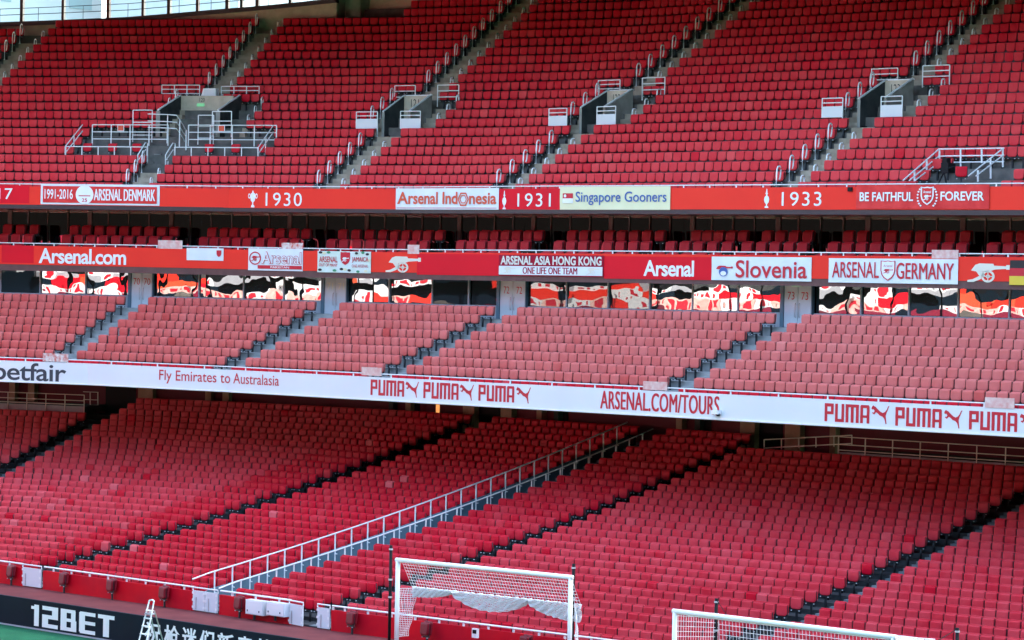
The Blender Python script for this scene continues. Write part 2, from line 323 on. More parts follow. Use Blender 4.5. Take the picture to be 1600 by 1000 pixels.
def cbox(mb, x0, x1, y0, y1, z0, z1): return mb.box((x0, y0, z0), (x1-x0, 0, 0), (0, y1-y0, 0), (0, 0, z1-z0))
ORD = ['first', 'second', 'third', 'fourth', 'fifth', 'sixth', 'seventh', 'eighth', 'ninth', 'tenth', 'eleventh', 'twelfth', 'thirteenth', 'fourteenth', 'fifteenth', 'sixteenth', 'seventeenth', 'eighteenth', 'nineteenth', 'twentieth']
def nth(k):
    if k < 20: return ORD[k]
    tens = {2: 'twenty', 3: 'thirty', 4: 'forty', 5: 'fifty'}; tn = {2: 'twentieth', 3: 'thirtieth', 4: 'fortieth', 5: 'fiftieth'}
    a, b = divmod(k+1, 10); return tn[a] if b == 0 else tens[a]+'-'+ORD[b-1]

# ------------------------------------------------------------------ the setting: ground, track, terraces
tag(MB().box((-400, -300, -.5), (800, 0, 0), (0, 900, 0), (0, 0, .5)).build('turf', 'grass'), kind='structure')
v, f = LOW.sweep([(-8.15, .006), (-.7, .006), (-.7, -.2), (-8.15, -.2)]); tag(MB().add(v, f).build('track', 'track'), kind='structure')
fc = Face(LOW, -8.7, (-4, 983, 990, 22, 987, 994)); p0 = up0 = None
ln = MB(); a = LOW.P(3, -78.6, -9.75, .006); ln.box(a, LOW.E(3)*-25, LOW.N(3)*.12, (0, 0, .003)); tag(ln.build('pitch_line', 'white'), kind='structure')

def terrace(name, deck, rows, T, zf, front, label, m, bottom, back_extra=.6, a=None, b=None, j0=0):
    prof = [(front, bottom), (front, zf(j0)-ST)]
    for j in range(j0, rows):
        prof.append((j*T+.13, zf(j)-ST)); prof.append((j*T+.13, zf(j+1)-ST))
    prof += [(rows*T+back_extra, zf(rows)-ST), (rows*T+back_extra, bottom)]
    v, f = deck.sweep(prof, a, b); return tag(MB().add(v, f).build(name, m), label, 'terrace')
LROWS, CROWS, UROWS = 28, 8, 26
terrace('lower_terrace', LOW, LROWS, LT, lz, -.7, 'stepped dark concrete terrace under the lower red seats', 'conc_dark', -.4)
terrace('middle_terrace', CLUB, CROWS, CT, cz, -1.03, 'stepped grey concrete terrace under the pale pink middle seats', 'conc_grey', 7.0, 2.2, j0=-1)
SCUT = [UP.hit(x_, y_, k_*UT, 2)[1] for x_, y_, k_ in ((529, 22, 20), (567, 8, 21), (690, 2, 22))]; print('SCUT', SCUT, 'sL', [UP.hit(x_, y_, 4*UT-.62, 1)[1] for x_, y_ in ((102, 235), (403, 245))])
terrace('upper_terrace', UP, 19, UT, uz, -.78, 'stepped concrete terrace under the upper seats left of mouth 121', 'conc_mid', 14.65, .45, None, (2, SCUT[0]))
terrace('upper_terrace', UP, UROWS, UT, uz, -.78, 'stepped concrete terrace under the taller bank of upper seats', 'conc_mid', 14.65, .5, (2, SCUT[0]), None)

# ------------------------------------------------------------------ seats
def rrect(w, z0, z1, rt, rb, arch=0.0, n=4):
    """outline of a rounded panel in x-z"""
    h = w/2; pts = []
    for cx, cz_, r, a0 in ((h-rb, z0+rb, rb, -90), (h-rt, z1-rt, rt, 0), (-h+rt, z1-rt, rt, 90), (-h+rb, z0+rb, rb, 180)):
        for k in range(n): a = R(a0+90*k/(n-1)); pts.append((cx+r*math.cos(a), cz_+r*math.sin(a)))
    return [(x, z+(arch*(1-(x/h)**2) if z > (z0+z1)/2 else 0)) for x, z in pts]
def slab(out, yf, thick, lean, zref, bulge, inset=.82):
    """panel with a softly crowned front (towards -y)"""
    n = len(out); zc = sum(p[1] for p in out)/n; Y = lambda z, d: yf+(z-zref)*lean+d
    vs = [(x, Y(z, thick), z) for x, z in out]+[(x, Y(z, 0), z) for x, z in out]+[(x*inset, Y(zc+(z-zc)*inset, -bulge), zc+(z-zc)*inset) for x, z in out]
    fs = [tuple(range(n))]
    for k in range(n):
        q = (k+1) % n; fs += [(k, n+k, n+q, q), (n+k, 2*n+k, 2*n+q, n+q)]
    fs.append(tuple(2*n+k for k in range(n-1, -1, -1)))
    return vs, fs
def seat_parts(kind):
    if kind == 'club': bk = slab(rrect(.405, .50, .85, .05, .06, .012), -.05, .045, .10, .50, .010); pn = slab(rrect(.40, .475, .83, .045, .10), -.13, .06, .06, .475, .020, .74); m = 'seat_club'
    elif kind == 'box': bk = slab(rrect(.47, .46, .90, .06, .06, .01), -.06, .06, .14, .46, .014); pn = slab(rrect(.46, .46, .86, .05, .09), -.17, .08, .10, .46, .018, .78); m = 'seat_box'
    elif kind == 'upper': bk = slab(rrect(.44, .50, .82, .03, .06, .006), -.03, .028, .08, .50, .006); pn = slab(rrect(.412, .45, .80, .03, .11), -.10, .045, .06, .45, .014); m = 'seat_up'
    else: bk = slab(rrect(.425, .46, .82, .03, .04, .012), -.03, .028, .09, .46, .006); pn = slab(rrect(.398, .43, .785, .03, .10), -.105, .045, .05, .43, .014); m = 'seat'
    pw, pz0, pz1, py = dict(lower=(.444, .40, .78, -.052), upper=(.452, .41, .79, -.048), club=(.444, .46, .82, -.072), box=(.50, .42, .84, -.10))[kind]
    br = MB(); cbox(br, -.03, .03, -.06, 0, .0, .42); cbox(br, -.19, .19, -.09, -.02, .375, .40); cbox(br, -pw/2, pw/2, py, py+.012, pz0, pz1)  # black plate behind the pan added to darken the gaps between seats
    hg = MB()
    for x in (-.15, .15): cbox(hg, x-.016, x+.016, -.135, -.10, .365, .395)
    return [('backrest', m, *bk), ('seat_pan', m, *pn), ('bracket_and_shade_plate', 'dark', br.v, br.f), ('hinge', 'hinge', hg.v, hg.f)]
PARTS = {k: seat_parts(k) for k in ('lower', 'club', 'box', 'upper')}
PARTS['steward'] = [(a, 'seat_stew' if b == 'seat_box' else b, c, d) for a, b, c, d in PARTS['box']]
MESHES = {}
def seat_mesh(kind, q, tb):
    """shared part meshes: one per kind, part and tint step"""
    key = (kind, q, tb)
    if key not in MESHES:
        nm, m, vs, fs = PARTS[kind][q]; me = bpy.data.meshes.new(nm); me.from_pydata(vs, [], fs)
        bm = bmesh.new(); bm.from_mesh(me); bmesh.ops.recalc_face_normals(bm, faces=bm.faces); bm.to_mesh(me); bm.free()
        me.materials.append(M[m]); at_ = me.attributes.new('tint', 'FLOAT', 'POINT'); at_.data.foreach_set('value', [tb/20]*len(me.vertices)); MESHES[key] = me
    return MESHES[key]
KINDNAME = dict(lower='stadium_seat', club='padded_stadium_seat', box='executive_chair', upper='upper_tier_seat')
def single_seat(kind, p, rz, tint, label, group, cat='seat', name=None):
    r = empty(name or KINDNAME[kind], p, label, cat, group, rz); tb = int(round(max(-.3, min(1, tint))*20))
    for q in range(4):
        o = bpy.data.objects.new(PARTS[kind][q][0], seat_mesh(kind, q, tb)); COL.objects.link(o); o.parent = r
        if q == 1: o.rotation_euler = (random.gauss(0, .012), 0, 0)
    return r
def mass_of_seats(name, kind, seats, label):
    """the seats past the individually built ones, as one object"""
    vs, loops, tot, mats, tints = [], [], [], [], []; base = 0
    tmpl = []
    mnames = []
    for nm, m, v, fs in PARTS[kind]:
        me = seat_mesh(kind, [x[0] for x in PARTS[kind]].index(nm), 0); co = np.empty(len(me.vertices)*3); me.vertices.foreach_get('co', co)
        li = np.empty(len(me.loops), int); me.loops.foreach_get('vertex_index', li); lt = np.empty(len(me.polygons), int); me.polygons.foreach_get('loop_total', lt)
        if m not in mnames: mnames.append(m)
        tmpl.append((co.reshape(-1, 3), li, lt, mnames.index(m)))
    for p, rz, tint in seats:
        c, s = math.cos(rz), math.sin(rz); tl = random.gauss(0, .02)
        for pq, (co, li, lt, mi) in enumerate(tmpl):
            if pq == 1: co = co.copy(); co[:, 1] += (co[:, 2]-.42)*tl
            vs.append(np.stack([co[:, 0]*c-co[:, 1]*s+p[0], co[:, 0]*s+co[:, 1]*c+p[1], co[:, 2]+p[2]], 1)); loops.append(li+base); base += len(co)
            tot.append(lt); mats.append(np.full(len(lt), mi)); tints.append(np.full(len(co), tint))
    V = np.concatenate(vs); L = np.concatenate(loops); T = np.concatenate(tot); me = bpy.data.meshes.new(name)
    me.vertices.add(len(V)); me.vertices.foreach_set('co', V.ravel()); me.loops.add(len(L)); me.loops.foreach_set('vertex_index', L); me.polygons.add(len(T))
    st = np.concatenate([[0], np.cumsum(T)[:-1]]); me.polygons.foreach_set('loop_start', st); me.polygons.foreach_set('loop_total', T)
    me.polygons.foreach_set('material_index', np.concatenate(mats)); me.update(calc_edges=True); me.validate()
    for m in mnames: me.materials.append(M[m])
    a = me.attributes.new('tint', 'FLOAT', 'POINT'); a.data.foreach_set('value', np.concatenate(tints))
    o = bpy.data.objects.new(name, me); COL.objects.link(o); return tag(o, label, 'seats', kind='stuff')
def fill(deck, kind, rows, T, zf, blocks, pitch, skip, tint, seats):
    """lay out every seat: blocks are ((facet, s) left edge, (facet, s) right edge, first row, last row, name)"""
    for bi, (L, Rr, r0, r1, bname) in enumerate(blocks):
        for j in range(r0, r1+1):
            t = j*T; idx = 0
            for i in range(L[0], Rr[0]+1):
                lo, hi = deck.bounds(i, t); a = max(lo, L[1]) if i == L[0] else lo; b = min(hi, Rr[1]) if i == Rr[0] else hi
                n = int(round((b-a)/pitch)); pt_ = (b-a)/max(1, n)
                if n < 1: continue
                if b-a < .3: continue
                x = a
                for k in range(n):
                    s = x+(k+.5)*pt_
                    if skip and skip(i, s, j, bi): idx += 1; continue
                    jx = random.uniform(-.006, .006)
                    seats.append(dict(kind=kind, p=deck.P(i, s+jx, t, zf(j)-ST), rz=-R(deck.f[i][2])+random.uniform(-.012, .012), row=j, idx=idx, n=0, block=bname, bi=bi, facet=i, s=s, tint=tint(i, j, s)+random.gauss(0, .06)+(random.random() < (.07 if kind == 'lower' and i < 3 else .02))*random.choice((-.25, .25))))
                    idx += 1
            for q in seats[::-1]:
                if q['row'] != j or q['bi'] != bi or q['kind'] != kind: break
                q['n'] = idx

# platforms, stairwell mouths and cameras take the place of some seats
AISLE = {1: (1, -56.7, -55.4), 2: (2, -71.16, -69.75), 3: (3, -82.08, -80.72), 4: (3, -67.34, -66.07)}
def up_skip(i, s, j, bi):
    for k, (fi, a, b) in AISLE.items():
        if fi == i and a-1.0 < s < b+(2.3 if k == 1 else 1.36) and 7 <= j <= 10 and not (s > b and j > 9): return True
        if fi == i and k == 1:
            if 4 <= j <= 6 and -60.95 < s < -51.2: return True
            if j == 7 and b-.1 < s < b+1.4: return True
    if j >= 20 and (i < 2 or (i == 2 and s < SCUT[min(2, j-20)])): return True
    if i == 3 and j <= 2 and -60.75+.30*j < s < -56.9: return True
    return False
def low_skip(i, s, j, bi):
    if i == 4 and j >= 27 and s > -60.3: return True
    return False
lower, club, upper = [], [], []
fill(LOW, 'lower', LROWS, LT, lz, [((0, -69), (1, -64.15), 0, 25, 'a'), ((1, -62.88), (3, -84.47), 0, 28, 'b'), ((3, -83.23), (3, -74.95), 0, 28, 'c'), ((3, -73.5), (3, -69.14), 0, 28, 'd'),
     ((3, -67.92), (4, -50.2), 0, 26, 'e'), ((4, -49.0), (4, -31), 0, 26, 'f')], .4476, low_skip, lambda i, j, s: (.46, .44, .33, .0, .26)[i] if i != 3 else (.0 if s < -73 else .10 if s < -69 else .28), lower)  # block tints paint in the sheen of differently turned facets
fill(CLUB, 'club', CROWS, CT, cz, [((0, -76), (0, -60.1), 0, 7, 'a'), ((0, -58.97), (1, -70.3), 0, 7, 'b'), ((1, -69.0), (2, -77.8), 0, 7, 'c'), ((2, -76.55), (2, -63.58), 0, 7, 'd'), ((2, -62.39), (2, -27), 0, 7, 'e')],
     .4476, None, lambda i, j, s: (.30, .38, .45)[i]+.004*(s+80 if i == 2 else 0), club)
clubfront = []
fill(CLUB, 'lower', 1, CT, cz, [((0, -76), (0, -60.1), -1, -1, 'cf'), ((0, -58.97), (1, -70.3), -1, -1, 'cf'), ((1, -69.0), (2, -77.8), -1, -1, 'cf'), ((2, -76.55), (2, -63.58), -1, -1, 'cf'), ((2, -62.39), (2, -27), -1, -1, 'cf')], .4476, None, lambda i, j, s: .0, clubfront)
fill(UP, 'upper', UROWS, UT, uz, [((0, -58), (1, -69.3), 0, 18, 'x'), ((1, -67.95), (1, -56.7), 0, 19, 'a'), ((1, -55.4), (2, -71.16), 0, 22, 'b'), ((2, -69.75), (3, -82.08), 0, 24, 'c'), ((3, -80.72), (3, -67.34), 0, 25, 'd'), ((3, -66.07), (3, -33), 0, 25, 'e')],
     .4545, up_skip, lambda i, j, s: max(.0, .40-.022*j), upper)  # front rows paler: sky sheen painted into the tint
def seen(q, mx=60, my=40):
    x, y = proj(q['p']+Vector((0, 0, .6))); q['px'] = (x, y); return -mx < x < 1600+mx and -my < y < 1000+my
clubfront = [q for q in clubfront if seen(q, 420)]; lower = [q for q in lower if seen(q, 420, 160)]; club = [q for q in club if seen(q, 420)]; upper = [q for q in upper if seen(q, 420, 160)]

# faded replacement seats scattered over the lower deck: (pixel in the photograph, fading, words)
FADED = [((129, 747), 1.0, 'whitish pink seat, palest one beside the lower left stairs'), ((179, 761), .95, 'faded pink seat alone among red ones, just below the palest seat'), ((161, 770), .72, 'slightly faded pink seat one row below the faded pink seat'),
         ((84, 793), .95, 'faded salmon seat low in the left corner block, beside a red gap'), ((104, 785), .75, 'coral red seat next to the faded salmon seat in the corner block'), ((40, 780), .75, 'faded coral seat near the left edge of the lower deck'),
         ((26, 818), .95, 'faded pink seat at the left edge above the white gate'), ((10, 817), .62, 'coral seat beside the faded pink one at the left edge'), ((166, 854), .6, 'light red seat at the end of its row above the left stairs foot'),
         ((212, 857), 1.0, 'pale pink seat at the foot of the stairs beside the aisle'), ((262, 885), 1.0, 'pale pink seat in the rows just above the front wall'), ((430, 804), .85, 'faded pink seat in the middle of the deep red block'),
         ((635, 747), .95, 'faded pink seat, upper of a diagonal pair in the deep red block'), ((613, 756), .98, 'faded pink seat, lower of a diagonal pair in the deep red block'), ((575, 692), .9, 'faded pink seat high up in the shade near the dark wall'),
         ((195, 823), .65, 'coral seat at the seam between the pale and deep red blocks')]
special = {}
for (px, py), tn, lb in FADED:
    q = min((q for q in lower if id(q) not in special), key=lambda q: (q['px'][0]-px)**2+(q['px'][1]-py-2)**2); special[id(q)] = (tn, lb)
WORD = dict(a='left of the lower left stairs', b='right of the lower left stairs', c='left of the railed stairs', d='right of the railed stairs', e='between the two dark right-hand stairs', f='right of the lowest right-hand stairs')
def individuals(lst, n):
    vis = [q for q in lst if -2 < q['px'][0] < 1602 and -2 < q['px'][1] < 1008]
    return set(id(q) for q in sorted(vis, key=lambda q: q['p'].length)[:n])
for lst, kind, group, stuffname, stufflabel, words in (
    (lower, 'lower', 'red tip-up seats on the lower deck', 'lower_deck_seats', 'red tip-up seats filling the rest of the lower deck and the front row above the white board', ('red tip-up seat', 'stairs', dict(e='left of the lowest stairs', f='right of the lowest stairs', d='beside the railed stairs', c='deep red block', b='pale block', a='corner block'))),
    (club, 'club', 'faded pink padded seats on the middle deck', 'middle_deck_seats', 'padded pink seats filling the rest of the middle deck', ('pink padded seat', 'aisle', dict(e='right of door 73', d='left of door 73', c='left of door 72', b='left of door 71', a='left of door 70'))),
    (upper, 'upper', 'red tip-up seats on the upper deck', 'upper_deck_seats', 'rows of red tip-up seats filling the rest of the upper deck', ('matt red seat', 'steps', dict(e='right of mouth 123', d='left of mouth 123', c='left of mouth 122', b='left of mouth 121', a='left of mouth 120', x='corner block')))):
    pick = individuals(lst, 300-(len(special) if kind == 'lower' else 0)); mass = []
    for q in lst:
        if id(q) in special:
            single_seat(kind, q['p'], q['rz'], special[id(q)][0], special[id(q)][1], 'faded seats among the red ones', name='faded_seat')
        elif id(q) in pick:
            fromleft = q['block'] in 'f' or (kind != 'lower' and q['block'] == 'e')
            k = q['idx'] if fromleft else q['n']-1-q['idx']
            lb = f"{words[0]}, {nth(k)} from the {words[1]}, {nth(q['row'])} row up, {words[2][q['block']]}"
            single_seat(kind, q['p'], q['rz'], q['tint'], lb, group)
        else: mass.append((q['p'], q['rz'], q['tint']))
    if kind == 'lower': mass += [(q['p'], q['rz'], q['tint']) for q in clubfront]
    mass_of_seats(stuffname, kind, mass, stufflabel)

# ------------------------------------------------------------------ fascias
def rail_with_posts(deck, t, z, parent, name='rail', a=None, b=None, r=.022, post=1.1, drop=.22, m='white', foot=.05, skip=None):
    mb = MB(); mb.tube(deck.line(t, z, a, b), r, 6); loc_a = a or (0, deck.send[0]); loc_b = b or (len(deck.f)-1, deck.send[1])
    for i in range(loc_a[0], loc_b[0]+1):
        lo, hi = deck.bounds(i, t); lo = loc_a[1] if i == loc_a[0] else lo; hi = loc_b[1] if i == loc_b[0] else hi
        n = max(1, int((hi-lo)/post))
        for k in range(n):
            p = deck.P(i, lo+(k+.5)*(hi-lo)/n, t, z); mb.box(p-deck.E(i)*foot/2-Vector((0, 0, drop)), deck.E(i)*foot, deck.N(i)*.03, (0, 0, drop))
    return mb.build(name, m, parent)
def fascia(name, deck, t, z0, z1, thick, m, label):
    root = empty(name, deck.P(1, (deck.bounds(1, t)[0]+deck.bounds(1, t)[1])/2, t, z0), label, 'fascia')
    v, f = deck.sweep([(t, z0), (t, z1), (t+thick, z1), (t+thick, z0)]); MB().add(v, f).build('board', m, root)
    return root
WT, MT, UPT = -1.18, 6.45, -.82
# white lower board
wf = fascia('white_fascia', CLUB, WT, 7.09, 7.93, .16, 'white2', 'long white advertising board along the front of the middle deck')
v, f = CLUB.sweep([(WT-.03, 7.03), (WT-.03, 7.10), (WT+.2, 7.10), (WT+.2, 7.03)]); MB().add(v, f).build('bottom_trim', 'white', wf)
rail_with_posts(CLUB, WT+.03, 8.06, wf, drop=.15, post=2.0)
def wtext(quad, string, m, **k): return letter(Face(CLUB, WT, quad, .004), string, m, wf, **k)
wtext((-10, 566, 594, 104, 568, 596), 'betfair', 'ink_s', bold=.012, spacing=.95)
wtext((249, 578, 601, 451, 586, 606), 'Fly Emirates to Australasia', 'ink_r', bold=.004)
for q, c in (((579.5, 593, 617, 632, 595, 620), (634, 596, 621, 655, 596, 622)), ((662, 597, 622, 717, 599, 625), (719, 600, 626, 741, 601, 626)), ((748, 601, 626, 804, 603.5, 629), (807, 604, 630, 830, 605, 631)),
             ((1289, 630, 658, 1359, 633, 662), (1362, 633, 662, 1390, 634, 663)), ((1399.5, 636, 665, 1472, 639, 669), (1475.6, 640, 669, 1504, 641, 670)), ((1514.6, 642, 671, 1590, 645, 675), (1594, 646, 675, 1622, 647, 677))):
    fq = Face(CLUB, WT, q, .004); blocky(['P', 'U', 'M', 'A'], fq, 'ink_r', wf, 0, 0, 1, 1); shape(Face(CLUB, WT, c, .004), CAT, 'ink_r', wf, 0, 0, 1, 1, name='leaping_cat')
wtext((939, 610, 638, 1124, 619.5, 649), 'ARSENAL.COM/TOURS', 'ink_r', dbl=.0035, spacing=1.05)
# middle red board
mf = fascia('red_middle_fascia', CLUB, MT, 12.0, 12.86, .16, 'red1', 'red advertising board along the front of the glass box level')
v, f = CLUB.sweep([(MT+.02, 11.72), (MT+.02, 12.0), (MT+1.2, 12.0), (MT+1.2, 11.72)]); MB().add(v, f).build('soffit', 'brown', mf)
rail_with_posts(CLUB, MT+.04, 12.97, mf, drop=.12, post=1.0)
for q in ((3, 383, 410, 53, 384, 411.5), (652, 396, 429, 780, 398, 431), (944, 400, 435, 1113, 402, 438)): rect(Face(CLUB, MT, q, .003), 'red2', mf, 0, 0, 1, 1, 0, 'dark_panel')
def mtext(quad, string, m, **k): return letter(Face(CLUB, MT, quad, .006), string, m, mf, **k)
mtext((61, 387, 411, 197.5, 390.5, 414.5), 'Arsenal.com', 'ink_w', bold=.022, spacing=.93)
mtext((1006, 406, 431, 1085, 407.5, 433), 'Arsenal', 'ink_w', bold=.022, spacing=.93)
for q in ((602, 400, 425, 658, 401, 427), (1511, 411, 441, 1578, 412, 442)): shape(Face(CLUB, MT, q, .006), CANNON, 'ink_c', mf, 0, 0, 1, 1, name='cannon_emblem')
# upper red board with honours
uf = fascia('red_upper_fascia', UP, UPT, 14.70, 15.52, .18, 'red1', 'red honours board along the front of the upper deck')
v, f = UP.sweep([(UPT, 14.52), (UPT, 14.69), (UPT+9, 14.69), (UPT+9, 14.52)]); MB().add(v, f).build('soffit', 'mull_dk', uf)
rail_with_posts(UP, UPT+.05, 15.63, uf, drop=.12, post=1.3)
for q in ((-6, 289, 317, 46, 290, 318), (351, 294.5, 325, 622, 295, 326.5), (780, 295, 327, 877, 294.5, 327.5), (1049, 293.5, 327.5, 1340, 292, 327)): rect(Face(UP, UPT, q, .003), 'red2' if q[0] in (-6, 780) else 'red1', uf, 0, 0, 1, 1, 0, 'dark_panel')
def utext(quad, string, m, **k): return letter(Face(UP, UPT, quad, .007), string, m, uf, **k)
utext((-2, 294, 311, 20, 294.5, 311.5), '17', 'ink_w'); utext((415.5, 301, 322, 472, 301, 322), '1930', 'ink_w', spacing=1.15); utext((809, 302, 323, 861, 302, 323), '1931', 'ink_w', spacing=1.15); utext((1222, 300, 322, 1284, 299.5, 321.5), '1933', 'ink_w', spacing=1.15)
shape(Face(UP, UPT, (388, 298, 324, 403, 298, 324), .007), TROPHY, 'ink_w', uf, 0, 0, 1, 1, name='trophy_emblem')
for q in ((785, 298, 327, 792, 298, 327), (1194, 295, 325, 1203, 295, 325)): shape(Face(UP, UPT, q, .007), TROPHY_TALL, 'ink_w', uf, 0, 0, 1, 1, name='trophy_emblem')
mb = MB(); fq = Face(UP, UPT, (1326, 292.5, 299, 1332.5, 292.5, 299), .01); mb.box(fq.p(0, 0), fq.ex*fq.w, -fq.n*-.06, (0, 0, fq.h)); tag(mb.build('junction_box', 'black'), 'small black box fixed beside the red Faithful Forever banner', 'box')

# ------------------------------------------------------------------ banners hung on the boards
BG = 'supporters banners along the boards'
fq, b = banner(UP, UPT, (64.5, 287.5, 318, 250, 290.5, 322.5), 'cloth_w', 'red banner with white border reading 1991-2016 Arsenal Denmark', group=BG)
rect(fq, 'cloth_r', b, .02, .09, .98, .92, .006, 'field'); letter(fq, '1991-2016', 'ink_w', b, .035, .27, .275, .77, .012, .012); shape(fq, [circ(.375, .5, .075, .47, 28)], 'ink_w', b, 0, 0, 1, 1, .014, 'disc')
letter(fq, '25', 'ink_r', b, .352, .14, .398, .32, .02, .018); rect(fq, 'ink_r', b, .325, .42, .425, .47, .017, 'stripe'); letter(fq, 'ARSENAL DENMARK', 'ink_w', b, .455, .22, .965, .80, 0, .012, dbl=.004)
fq, b = banner(UP, UPT, (623.5, 294.5, 327, 780.5, 293.5, 328), 'cloth_w', 'white banner with orange-red Arsenal Indonesia lettering', group=BG)
letter(fq, 'Arsenal Ind', 'ink_o', b, .015, .25, .60, .83, .022); letter(fq, 'nesia', 'ink_o', b, .715, .25, .98, .78, .022); shape(fq, ring(.657, .48, .055, .36, .012, 6)+ring(.657, .48, .035, .22, .008, 6), 'ink_o', b, 0, 0, 1, 1, name='hexagon_emblem'); rect(fq, 'ink_r', b, .01, .06, .985, .085)
fq, b = banner(UP, UPT, (876, 291.5, 327.5, 1048.5, 291, 328), 'cloth_y', 'cream yellow banner with blue Singapore Gooners lettering and small flag', group=BG)
rect(fq, 'ink_r', b, .03, .49, .125, .71, .004, 'flag_top'); rect(fq, 'ink_w', b, .03, .28, .125, .49, .004, 'flag_bottom'); shape(fq, [circ(.052, .6, .012, .07, 12)], 'ink_w', b, 0, 0, 1, 1, .006, 'crescent'); letter(fq, 'Singapore Gooners', 'ink_b', b, .15, .20, .97, .78, .008)
fq, b = banner(UP, UPT, (1339, 289.5, 326.5, 1547, 288, 326.5), 'cloth_r', 'creased red banner with white Be Faithful Forever around a crest', group=BG)
letter(fq, 'BE FAITHFUL', 'ink_w', b, .03, .32, .44, .70, .02); letter(fq, 'FOREVER', 'ink_w', b, .645, .34, .965, .72, .02)
shape(fq, [SHIELD], 'ink_w', b, .497, .16, .595, .92, .008, 'crest'); shape(fq, [SHIELD], 'cloth_r', b, .507, .22, .585, .87, .011, 'crest_field'); shape(fq, CANNON, 'ink_w', b, .515, .36, .577, .58, .014, 'cannon'); letter(fq, 'Arsenal', 'ink_w', b, .517, .65, .575, .76, .02, .014)
lv = MB()
for sd in (-1, 1):
    for k in range(8):
        a = R(-60+18*k); cu, cv = .546+sd*.072*math.cos(a*.8), .5+.42*math.sin(a); lv.add([fq.p(cu+.009*math.cos(q)*1, cv+.045*math.sin(q), .008) for q in (0, 1.57, 3.14, 4.71)], [(0, 1, 2, 3)])
lv.build('wreath', 'ink_w', b)
fq, b = banner(CLUB, MT, (292.5, 387, 406, 350, 388.5, 408), 'cloth_w', 'small white banner with a red crest hung on the middle red board', group=BG)
shape(fq, [SHIELD], 'ink_r', b, .82, .30, .95, .85, name='crest')
fq, b = banner(CLUB, MT, (389, 388, 421.5, 474, 389, 424.5), 'cloth_w', 'white banner with outlined red Arsenal and a red Pakistan strip', group=BG)
letter(fq, 'Arsenal', 'ink_r', b, .25, .30, .985, .86, .03); letter(fq, 'Arsenal', 'cloth_w', b, .255, .32, .98, .84, .0, .008); rect(fq, 'ink_r', b, .18, .08, .99, .24); letter(fq, 'PAKISTAN', 'ink_w', b, .42, .11, .76, .21, .01, .008); shape(fq, ring(.13, .55, .11, .3, .02), 'ink_r', b, 0, 0, 1, 1, name='round_emblem'); shape(fq, CANNON, 'ink_r', b, .05, .42, .22, .66, name='cannon')
fq, b = banner(CLUB, MT, (497, 392, 425, 586, 393.5, 427.5), 'cloth_j', 'pale patterned banner reading Arsenal Jamaica either side of a crest', group=BG)
letter(fq, 'ARSENAL', 'ink_r', b, .035, .47, .36, .75, .015); letter(fq, 'OUT OF MANY', 'ink_r', b, .035, .28, .36, .42, dbl=.003); letter(fq, 'JAMAICA', 'ink_r', b, .62, .47, .955, .75, 0, dbl=.005); letter(fq, 'ONE ARSENAL', 'ink_r', b, .62, .26, .955, .40)
shape(fq, [SHIELD], 'ink_r', b, .41, .36, .58, .97, name='crest'); shape(fq, CANNON, 'ink_w', b, .43, .52, .56, .72, .008, 'cannon')
for m_, pts in (('ink_k', ((.06, .93), (.70, .92), (.93, .88), (.44, .17), (.56, .12), (.05, .12))), ('ink_g', ((.20, .94), (.85, .95), (.3, .10), (.75, .07))), ('cloth_y', ((.13, .9), (.5, .16), (.9, .1), (.97, .6)))):
    shape(fq, [circ(u+random.uniform(-.01, .01), v, .035, .06, 9) for u, v in pts], m_, b, 0, 0, 1, 1, .0035, 'print')
fq, b = banner(CLUB, MT, (780.5, 398, 430.5, 944, 399.5, 433), 'cloth_m', 'maroon and white banner reading Arsenal Asia Hong Kong One Life One Team', group=BG)
letter(fq, 'ARSENAL ASIA HONG KONG', 'ink_w', b, .02, .53, .985, .95, .03); letter(fq, 'ARSENAL ASIA HONG KONG', 'ink_c', b, .022, .55, .983, .93, .0, .008); rect(fq, 'cloth_w', b, .005, .05, .995, .47, .004, 'lower_field'); letter(fq, 'ONE LIFE ONE TEAM', 'cloth_m', b, .24, .10, .76, .42, .0, .008, dbl=.004)
for u in (.04, .84): shape(fq, CANNON, 'ink_c', b, u, .10, u+.13, .42, .008, 'cannon')
fq, b = banner(CLUB, MT, (1113, 400.5, 437.5, 1269, 402.5, 440), 'cloth_w', 'white banner with large red Slovenia and a cannon crest', group=BG)
letter(fq, 'Slovenia', 'ink_r', b, .25, .12, .96, .86, .012); shape(fq, [CANNON[0]], 'ink_r', b, .03, .25, .22, .62, .004, 'cannon'); shape(fq, [circ(.125, .36, .045, .2, 20)], 'ink_b', b, 0, 0, 1, 1, .008, 'crest'); shape(fq, [circ(.125, .29, .03, .1, 14)], 'ink_w', b, 0, 0, 1, 1, .010, 'peak')
fq, b = banner(CLUB, MT, (1296, 403, 441, 1498, 405.5, 444.5), 'cloth_w', 'white banner with tall red Arsenal Germany lettering round a shield', group=BG)
letter(fq, 'ARSENAL', 'ink_r', b, .03, .20, .40, .86, .008); letter(fq, 'GERMANY', 'ink_r', b, .535, .18, .97, .84, dbl=.004)
shape(fq, [SHIELD], 'ink_r', b, .412, .10, .526, .92, .004, 'crest'); shape(fq, [SHIELD], 'ink_w', b, .42, .15, .518, .89, .006, 'crest_field'); shape(fq, CANNON, 'ink_r', b, .428, .40, .51, .58, .008, 'cannon'); letter(fq, 'Arsenal', 'ink_r', b, .435, .66, .503, .76, 0, .008)
fq, b = banner(CLUB, MT, (1579, 406.5, 445, 1626, 407, 446), 'ink_k', 'black red and gold flag hanging at the end of the boards', name='flag', group=BG, cat='flag')
rect(fq, 'ink_r', b, 0, .36, 1, .68, .004, 'red_stripe'); rect(fq, 'gold', b, 0, 0, 1, .36, .004, 'gold_stripe')
